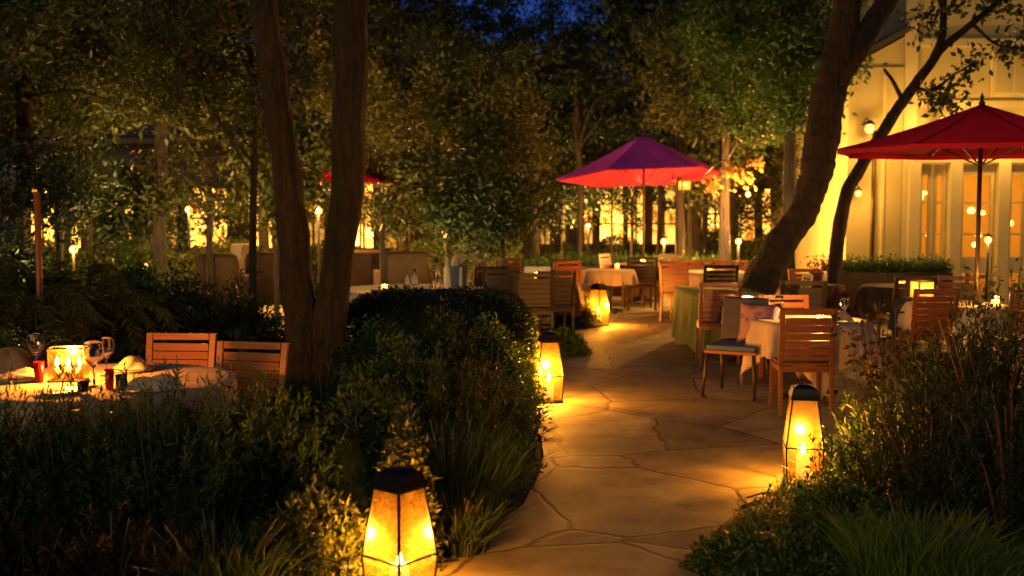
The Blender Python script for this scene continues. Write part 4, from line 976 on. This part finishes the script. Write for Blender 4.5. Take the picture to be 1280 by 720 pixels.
for (x, y, cx2, cy2, lb) in ((-5.2, 2.0, -2.6, 4.5, "added unseen tree blocking sky light over the path, left of the viewer"), (5.6, 1.0, 3.0, 4.0, "added unseen tree blocking sky light over the path, right of the viewer")):
    tree("tree", lb, [(x, y, 0), (x * .97, y + .2, 2.2), (x * .8, y + .6, 4.5), (cx2, cy2, 7.6)], [.3, .26, .22, .12], ((cx2, cy2, 8.3), (4.6, 6.0, 1.1)), M['leaf'], 260, 150, .13, .7, 12)  # out-of-view trees added to keep blue sky light off the path
for (px, y, py, lb) in ((130, 23.5, 262, "thin leafed young tree before the windows, left of the pale trunk"), (228, 24, 255, "thin leafed young tree before the windows above the armchairs"), (300, 23.6, 250, "thin leafed young tree before the windows left of the slender trunk"),
        (392, 24.5, 245, "thin leafed young tree before the windows between the twin trunks"), (455, 24, 255, "thin leafed young tree before the windows right of the twin trunks"), (570, 24.3, 262, "thin leafed young tree before the windows above the ice bucket"),
        (765, 28, 262, "thin leafed young tree before the brightest windows"), (900, 25.5, 262, "thin leafed young tree low behind the hanging lamp"), (1000, 25.5, 255, "thin leafed young tree behind the foot of the leaning trunk")):
    bgtree(px, y, lb, px, py, 1.1, .75, 'leaf', 12, 60, .09, .03, cr=.55)
# slim trunks in the middle distance
sl_l = [("thin dark trunk nearest the pink windows", 668, 23), ("thin dark trunk left of the brightest window", 722, 24), ("thin dark trunk right of the purple parasol pole", 822, 25), ("thin dark trunk left of the hanging orange lantern", 846, 22.5), ("thin trunk right of the hanging orange lantern", 878, 24.5), ("thin trunk under the hanging lamp", 912, 25)]
for lb, px, y in sl_l:
    x = X(px, y); tree("slim_trunk_tree", lb, [(x, y, 0), (x + .05, y, 2), (x - .05, y, 4.2)], [.07, .06, .04], ((x, y, 4.6), (.8, .8, .7)), M['leaf_dark'], 14, 90, .1, .4, 4)
# lit hedges and undergrowth at the back
def hedge(px0, px1, y, z0, h, mat, label, n, leaf=.09, depth=.8):
    x0, x1 = X(px0, y), X(px1, y); root = empty("hedge", ((x0 + x1) / 2, y, 0), 0, label, "hedge"); L = x1 - x0
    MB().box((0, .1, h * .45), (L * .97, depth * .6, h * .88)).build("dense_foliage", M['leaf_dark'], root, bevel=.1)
    P = np.stack([rng.uniform(-L / 2, L / 2, n), rng.uniform(-depth / 2, depth / 2, n), rng.uniform(0.03, 1, n) ** .8 * h], 1)
    P[:, 1] -= .12 * np.sin(P[:, 0] * 2.1) * np.cos(P[:, 2] * 3); P[:, 2] += .14 * np.sin(P[:, 0] * 3.3) * (P[:, 2] / h)
    leafcloud("foliage", mat, root, P, leaf, axis=np.array([[0, -.5, .3]])); return root
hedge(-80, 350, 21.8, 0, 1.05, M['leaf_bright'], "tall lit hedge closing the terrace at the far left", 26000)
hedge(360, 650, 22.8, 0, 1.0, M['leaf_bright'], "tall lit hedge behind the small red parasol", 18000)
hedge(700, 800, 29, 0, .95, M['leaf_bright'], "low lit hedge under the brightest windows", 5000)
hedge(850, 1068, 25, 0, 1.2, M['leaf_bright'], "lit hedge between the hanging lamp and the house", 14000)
ol = empty("vine", W(905, 225, 20.3), 0, "leafy vine, lamp light coloured into its orange leaves, by the hanging orange lantern", "vine")
MB().tube(spline([(-.35, 0, .1), (0, .05, .35), (.4, 0, .1), (.6, 0, -.2)], 5), .015, 6).build("stem", M['stem'], ol)
leafcloud("foliage", M['leaf_lamp_orange'], ol, clumped(np.array([(-.2, 0, 0), (-.15, 0, -.15), (.25, 0, .1), (.4, 0, 0), (.6, .1, .3), (.1, .1, .2)]), 28, .16), .12, wid=.6)

# ================================================================ BEDS
# clipped hedge behind the bank
hg = empty("clipped_hedge", (X(545, 10.6), 10.6, 0), 0, "smooth dark clipped hedge right of the twin trunked tree", "hedge")
def roundhedge(root, hx, hy, h, n, mat):
    d = unit(rng.normal(0, 1, (n, 3))); d[:, 2] = np.abs(d[:, 2]); d = np.sign(d) * np.abs(d) ** .5; d /= np.linalg.norm(d ** 2, axis=1, keepdims=True) ** .5
    P = d * np.array([hx, hy, h]) * rng.uniform(.93, 1.02, (n, 1)); leafcloud("foliage", mat, root, P, .045, axis=d)
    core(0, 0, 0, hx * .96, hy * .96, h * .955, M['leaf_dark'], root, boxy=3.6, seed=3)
roundhedge(hg, .98, .75, 1.02, 16000, M['leaf_dark'])
sh = [ # px, y, rx, ry, h, n, leaf, mat, style, label
    (612, 9.3, .42, .5, .80, 5000, .05, 'leaf_green', 'leaf', "rounded leafy shrub at the path edge left of the middle lantern"),
    (560, 9.1, .5, .45, .88, 5000, .05, 'leaf', 'leaf', "leafy shrub below the smooth clipped hedge"),
    (470, 8.9, .5, .45, .82, 5000, .05, 'leaf_green', 'leaf', "leafy shrub right of the twin trunks"),
    (612, 8.0, .38, .45, .68, 4500, .045, 'leaf_green', 'needle', "feathery shrub at the path edge below the middle lantern"),
    (560, 7.6, .5, .5, .82, 5000, .06, 'leaf', 'needle', "upright feathery shrub in the middle of the bank"),
    (500, 7.8, .5, .5, .80, 5000, .05, 'leaf_green', 'leaf', "dark leafy shrub in the middle of the bank"),
    (405, 7.7, .45, .45, .72, 4500, .05, 'leaf_green', 'needle', "feathery shrub in front of the twin trunks"),
    (588, 6.75, .36, .4, .55, 5000, .05, 'leaf_green', 'needle', "low feathery shrub where the path bends"),
    (560, 6.4, .42, .4, .66, 5000, .05, 'blade', 'blade', "grassy tuft right of the nearest lantern"),
    (455, 6.5, .5, .45, .72, 5000, .05, 'leaf_green', 'leaf', "leafy shrub behind the nearest lantern"),
    (350, 6.6, .42, .4, .62, 4500, .05, 'leaf_russet', 'needle', "russet stemmed shrub right of the left table"),
    (300, 5.9, .45, .35, .95, 9000, .05, 'leaf_green', 'needle', "feathery shrub hiding the right side of the left table"),
    (190, 5.55, .5, .32, .98, 10000, .05, 'leaf_green', 'needle', "feathery shrub in front of the left table's white napkin"),
    (70, 5.6, .5, .32, .96, 10000, .05, 'leaf', 'needle', "feathery shrub in front of the candle box"),
    (-40, 5.5, .5, .32, 1.0, 9000, .05, 'leaf_green', 'needle', "dark shrub at the left edge in front of the left table"),
    (395, 5.2, .34, .32, .42, 5000, .045, 'leaf_bright', 'leaf', "small leafed shrub glowing yellow green left of the nearest lantern"),
    (265, 4.9, .4, .35, .46, 3000, .014, 'blade', 'blade', "grass tuft lit at its edge in the lower left"),
    (130, 4.85, .4, .35, .46, 3500, .05, 'leaf_russet', 'needle', "russet low shrub in the lower left"),
    (20, 4.7, .4, .35, .44, 3500, .05, 'leaf_russet', 'needle', "russet shrub in the lower left corner"),
    (572, 5.75, .2, .25, .36, 3000, .012, 'blade', 'blade', "small grass tuft by the path right of the nearest lantern"),
]
for (px, y, rx, ry, h, n, lf, mt, sty, lb) in sh:
    if sty == 'blade': lf = .010; n = 900
    shrub("shrub" if sty != 'blade' else "grass_tuft", lb, X(px, y), y, rx, ry, h, M[mt], n, lf, "shrub" if sty != 'blade' else "grass tuft", style=sty, dense=(sty == 'leaf'), wid=.38)
# ferns behind the left table
def fern(x, y, r, h, label, n=34):
    root = empty("fern", (x, y, 0), 0, label, "fern"); P = []; A = []; st = MB()
    for k in range(n):
        a = random.uniform(0, 6.28); q = random.uniform(.5, 1.1); L = spline([(0, 0, .03), (r * q * .35 * math.cos(a), r * q * .35 * math.sin(a), h * random.uniform(.7, 1)), (r * q * math.cos(a), r * q * math.sin(a), h * random.uniform(.45, .8))], 8)
        st.tube(L, lerpl([.006, .002], len(L)), 4)
        sd = Vector((-math.sin(a), math.cos(a), 0))
        for i in range(3, len(L)):
            for j in range(3):
                t = j / 3; p_ = L[i - 1].lerp(L[i], t); dn = (L[i] - L[i - 1]).normalized()
                for s_ in (-1, 1): P.append(p_); A.append(sd * s_ * 1.6 + dn * .8 + Vector((0, 0, -.3)))
    st.build("stems", M['stem'], root); leafcloud("fronds", M['leaf_bright'], root, np.array(P), .10, axis=np.array(A) * 3, spread=.35, wid=.24, up=2); return root
for (px, y, r, h, lb) in ((40, 9.8, .8, 1.15, "arching fern behind the left table, above the boulder"), (120, 10.1, .8, 1.1, "arching fern above the candle box"), (-20, 10.8, .8, 1.3, "tall fern at the left edge"), (95, 11.4, .8, 1.25, "fern farther back above the left table"), (185, 11.2, .6, .95, "fern nearest the whole teak chair back")):
    fern(X(px, y), y, r, h, lb)
for (px, y, h, r, lb) in ((235, 11.6, 1.05, .6, "dark shrub above the whole teak chair back"), (300, 11.0, .95, .6, "dark shrub above the second teak chair"), (20, 12.6, 1.5, .9, "broad dark shrub at the left behind the ferns"), (165, 13.2, 1.25, .7, "dark shrub under the lone lamp")):
    shrub("shrub", lb, X(px, y), y, r, r * .7, h, M['leaf_green'] if h > 1.2 else M['leaf_dark'], 4500, .07)
po = MB().tube([(0, 0, 0), (0, 0, 1.95)], .03, 8).build("garden_stake", M['teak'], None, True); po.location = (X(48, 10.6), 10.6, 0); tagp(po, "thin upright wooden stake among the ferns at the left", "stake")
# lit shrub by far lantern
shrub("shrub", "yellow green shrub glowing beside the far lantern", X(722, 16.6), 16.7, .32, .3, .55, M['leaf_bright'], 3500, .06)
shrub("shrub", "low shrub between the brown clothed table and the path", X(700, 15.2), 13.6, .28, .4, .3, M['leaf_green'], 2500, .05)
# right bed
rs = [
    (1195, 7.7, .5, .5, 1.05, 9000, .055, 'leaf_dark', 'needle', "tall feathery bush right of the peach clothed table"),
    (1248, 7.0, .55, .5, 1.32, 9000, .055, 'leaf_dark', 'needle', "tall reddish stemmed bush at the right edge"),
    (1112, 6.9, .30, .36, .66, 7000, .05, 'leaf_green', 'needle', "feathery bush just behind the right lantern"),
    (1170, 6.2, .5, .4, .85, 8000, .05, 'leaf_dark', 'needle', "dark feathery bush below the tall bushes at the right"),
    (1275, 5.8, .45, .4, .95, 7000, .05, 'leaf_dark', 'needle', "dark bush at the right edge, nearest the grass tufts"),
    (1060, 5.9, .30, .26, .32, 3000, .045, 'leaf_green', 'leaf', "small leafy plant in front of the right lantern"),
    (930, 5.45, .25, .22, .16, 2500, .04, 'leaf_green', 'leaf', "creeping plant at the path's right edge in the foreground"),
    (1010, 5.3, .25, .22, .2, 2500, .04, 'leaf_green', 'leaf', "creeping plant left of the bright grass tuft"),
    (1150, 5.15, .40, .3, .46, 1300, .009, 'blade_bright', 'blade', "bright green grass tuft at the lower right"),
    (1235, 5.0, .3, .3, .36, 900, .009, 'blade_bright', 'blade', "grass tuft in the lower right corner"),
]
for (px, y, rx, ry, h, n, lf, mt, sty, lb) in rs:
    shrub("shrub" if sty != 'blade' else "grass_tuft", lb, X(px, y), y, rx, ry, h, M[mt], n, lf, "shrub" if sty != 'blade' else "grass tuft", style=sty, dense=(sty == 'leaf'), stemmat=M['stem_red'] if sty == 'needle' else None)
# twiggy leaves in front of right lantern and over the peach table
def twigs(name, label, base, ends, mat, per=16, leaf=.05, rad=.004):
    base = Vector(base); root = empty(name, base, 0, label, "plant"); st = MB(); P = []
    for e in ends:
        e = Vector(e) - base; L = spline([(random.uniform(-.03, .03), random.uniform(-.03, .03), 0), e * .5 + Vector((random.uniform(-.05, .05), 0, .06)), e], 6)
        st.tube(L, lerpl([rad, rad * .4], len(L)), 5)
        for k in range(per): t = random.uniform(.35, 1); q = L[int(t * (len(L) - 1))]; P.append(q + Vector((random.gauss(0, .03), random.gauss(0, .03), random.gauss(0, .03))))
    st.build("stems", M['stem'], root); leafcloud("foliage", mat, root, np.array([tuple(p) for p in P]), leaf, wid=.5); return root
yb = 6.6
twigs("leafy_plant", "sparse leafy plant partly covering the right lantern", (X(1035, yb), yb, 0), [W(px, py, yb + random.uniform(-.15, .15)) for px, py in ((1020, 545), (1028, 560), (1015, 580), (1005, 600), (1030, 590), (1040, 540), (1048, 570), (1012, 612), (1025, 620), (1045, 610), (1036, 520), (1060, 600), (1000, 630), (1032, 640))], M['leaf_dark'], 14, .04)
yb = 9.0
twigs("leafy_sapling", "dark leaved sapling in front of the peach tablecloth", (X(1105, yb), yb, 0), [W(px, py, yb + random.uniform(-.2, .2)) for px, py in ((1060, 400), (1075, 385), (1090, 400), (1075, 420), (1100, 375), (1110, 405), (1060, 430), (1085, 440), (1120, 385), (1130, 420), (1098, 460), (1070, 470), (1140, 400), (1045, 395))], M['leaf_russet'], 14, .075, .006)
yb = 8.2
twigs("leafy_sapling", "leafy sapling catching warm light at the right edge below the crimson parasol", (X(1250, yb), yb, 0), [W(px, py, yb + random.uniform(-.3, .3)) for px, py in ((1205, 330), (1220, 350), (1235, 335), (1250, 345), (1265, 330), (1275, 350), (1210, 370), (1230, 380), (1255, 375), (1270, 390), (1215, 400), (1240, 320), (1262, 410), (1200, 350), (1278, 320))], M['leaf_bright'], 26, .06, .006)
yb = 5.95
twigs("leafy_plant", "sprigs of blossom in front of the candle box on the left table", (X(120, yb), yb, 0), [W(px, py, yb) for px, py in ((70, 492), (82, 496), (95, 494), (120, 480), (126, 470), (140, 490), (150, 480), (158, 488), (148, 470), (165, 482))], leafmat("blossom", [(.5, .4, .15), (.6, .5, .25), (.3, .3, .1)]), 9, .03, .003)
# leafy plant behind the nearest lantern's cap
shrub("shrub", "low sprig peeping over the cap of the nearest lantern", X(505, 5.35), 5.42, .15, .12, .76, M['leaf'], 1800, .045)
# twigs on the path by the right lantern
tw = MB().tube(spline([(0, 0, .03), (.12, .04, .05), (.22, .02, .045), (.3, -.08, .035)], 5), .006, 6); tw = tw.build("fallen_twig", M['bark'], None, True); tw.location = (X(940, 6.7), 6.75, 0); tagp(tw, "fallen twig on the flagstones left of the right lantern", "twig")

# ground cover (uncountable)
def cover(name, poly, n, mat, h, leaf, kind_):
    import itertools
    mn = np.min(poly, 0); mx = np.max(poly, 0); pts = rng.uniform(mn, mx, (n * 3, 2)); poly = np.array(poly); ins = np.zeros(len(pts), bool); j = len(poly) - 1
    for i in range(len(poly)):
        a, b = poly[i], poly[j]; c = ((a[1] > pts[:, 1]) != (b[1] > pts[:, 1])) & (pts[:, 0] < (b[0] - a[0]) * (pts[:, 1] - a[1]) / (b[1] - a[1] + 1e-12) + a[0]); ins ^= c; j = i
    pts = pts[ins][:n]; k = len(pts)
    if kind_ == 'blade':
        o = blades(name, mat, None, np.concatenate([pts, np.zeros((k, 1))], 1), h * rng.uniform(.4, 1.2, k), rng.normal(0, h * .5, (k, 2)), leaf)
    else:
        o = leafcloud(name, mat, None, np.concatenate([pts, (np.abs(rng.normal(0, .5, k)) * h)[:, None]], 1), leaf, axis=np.array([[0, 0, .6]]))
    return o
left_bed = [(-1.35, 3.4), (-.85, 4.3), (-.5, 5.4), (-.2, 6.05), (-.02, 6.6), (.12, 7.3), (.17, 8.0), (.14, 9.0), (.1, 10.1), (.17, 11.4), (.2, 12.2), (-6, 12.4), (-6, 3.4)]
right_bed = [(1.0, 3.4), (.98, 4.3), (1.02, 5.4), (1.18, 6.0), (1.45, 6.55), (1.75, 7.0), (2.0, 7.45), (2.55, 8.0), (4, 8.4), (6, 8.4), (6, 3.4)]
tagp(cover("ground_cover", left_bed, 42000, M['leaf_green'], .14, .045, 'leaf'), "low leafy ground cover under the shrubs of the left bed", "ground cover", kind="stuff")
tagp(cover("ground_cover", right_bed, 26000, M['leaf_green'], .12, .04, 'leaf'), "low leafy ground cover under the bushes of the right bed", "ground cover", kind="stuff")
tagp(cover("grass", left_bed, 14000, M['blade'], .30, .010, 'blade'), "grass blades growing through the left bed", "grass", kind="stuff")
tagp(cover("grass", right_bed, 9000, M['blade'], .24, .010, 'blade'), "grass blades growing through the right bed", "grass", kind="stuff")
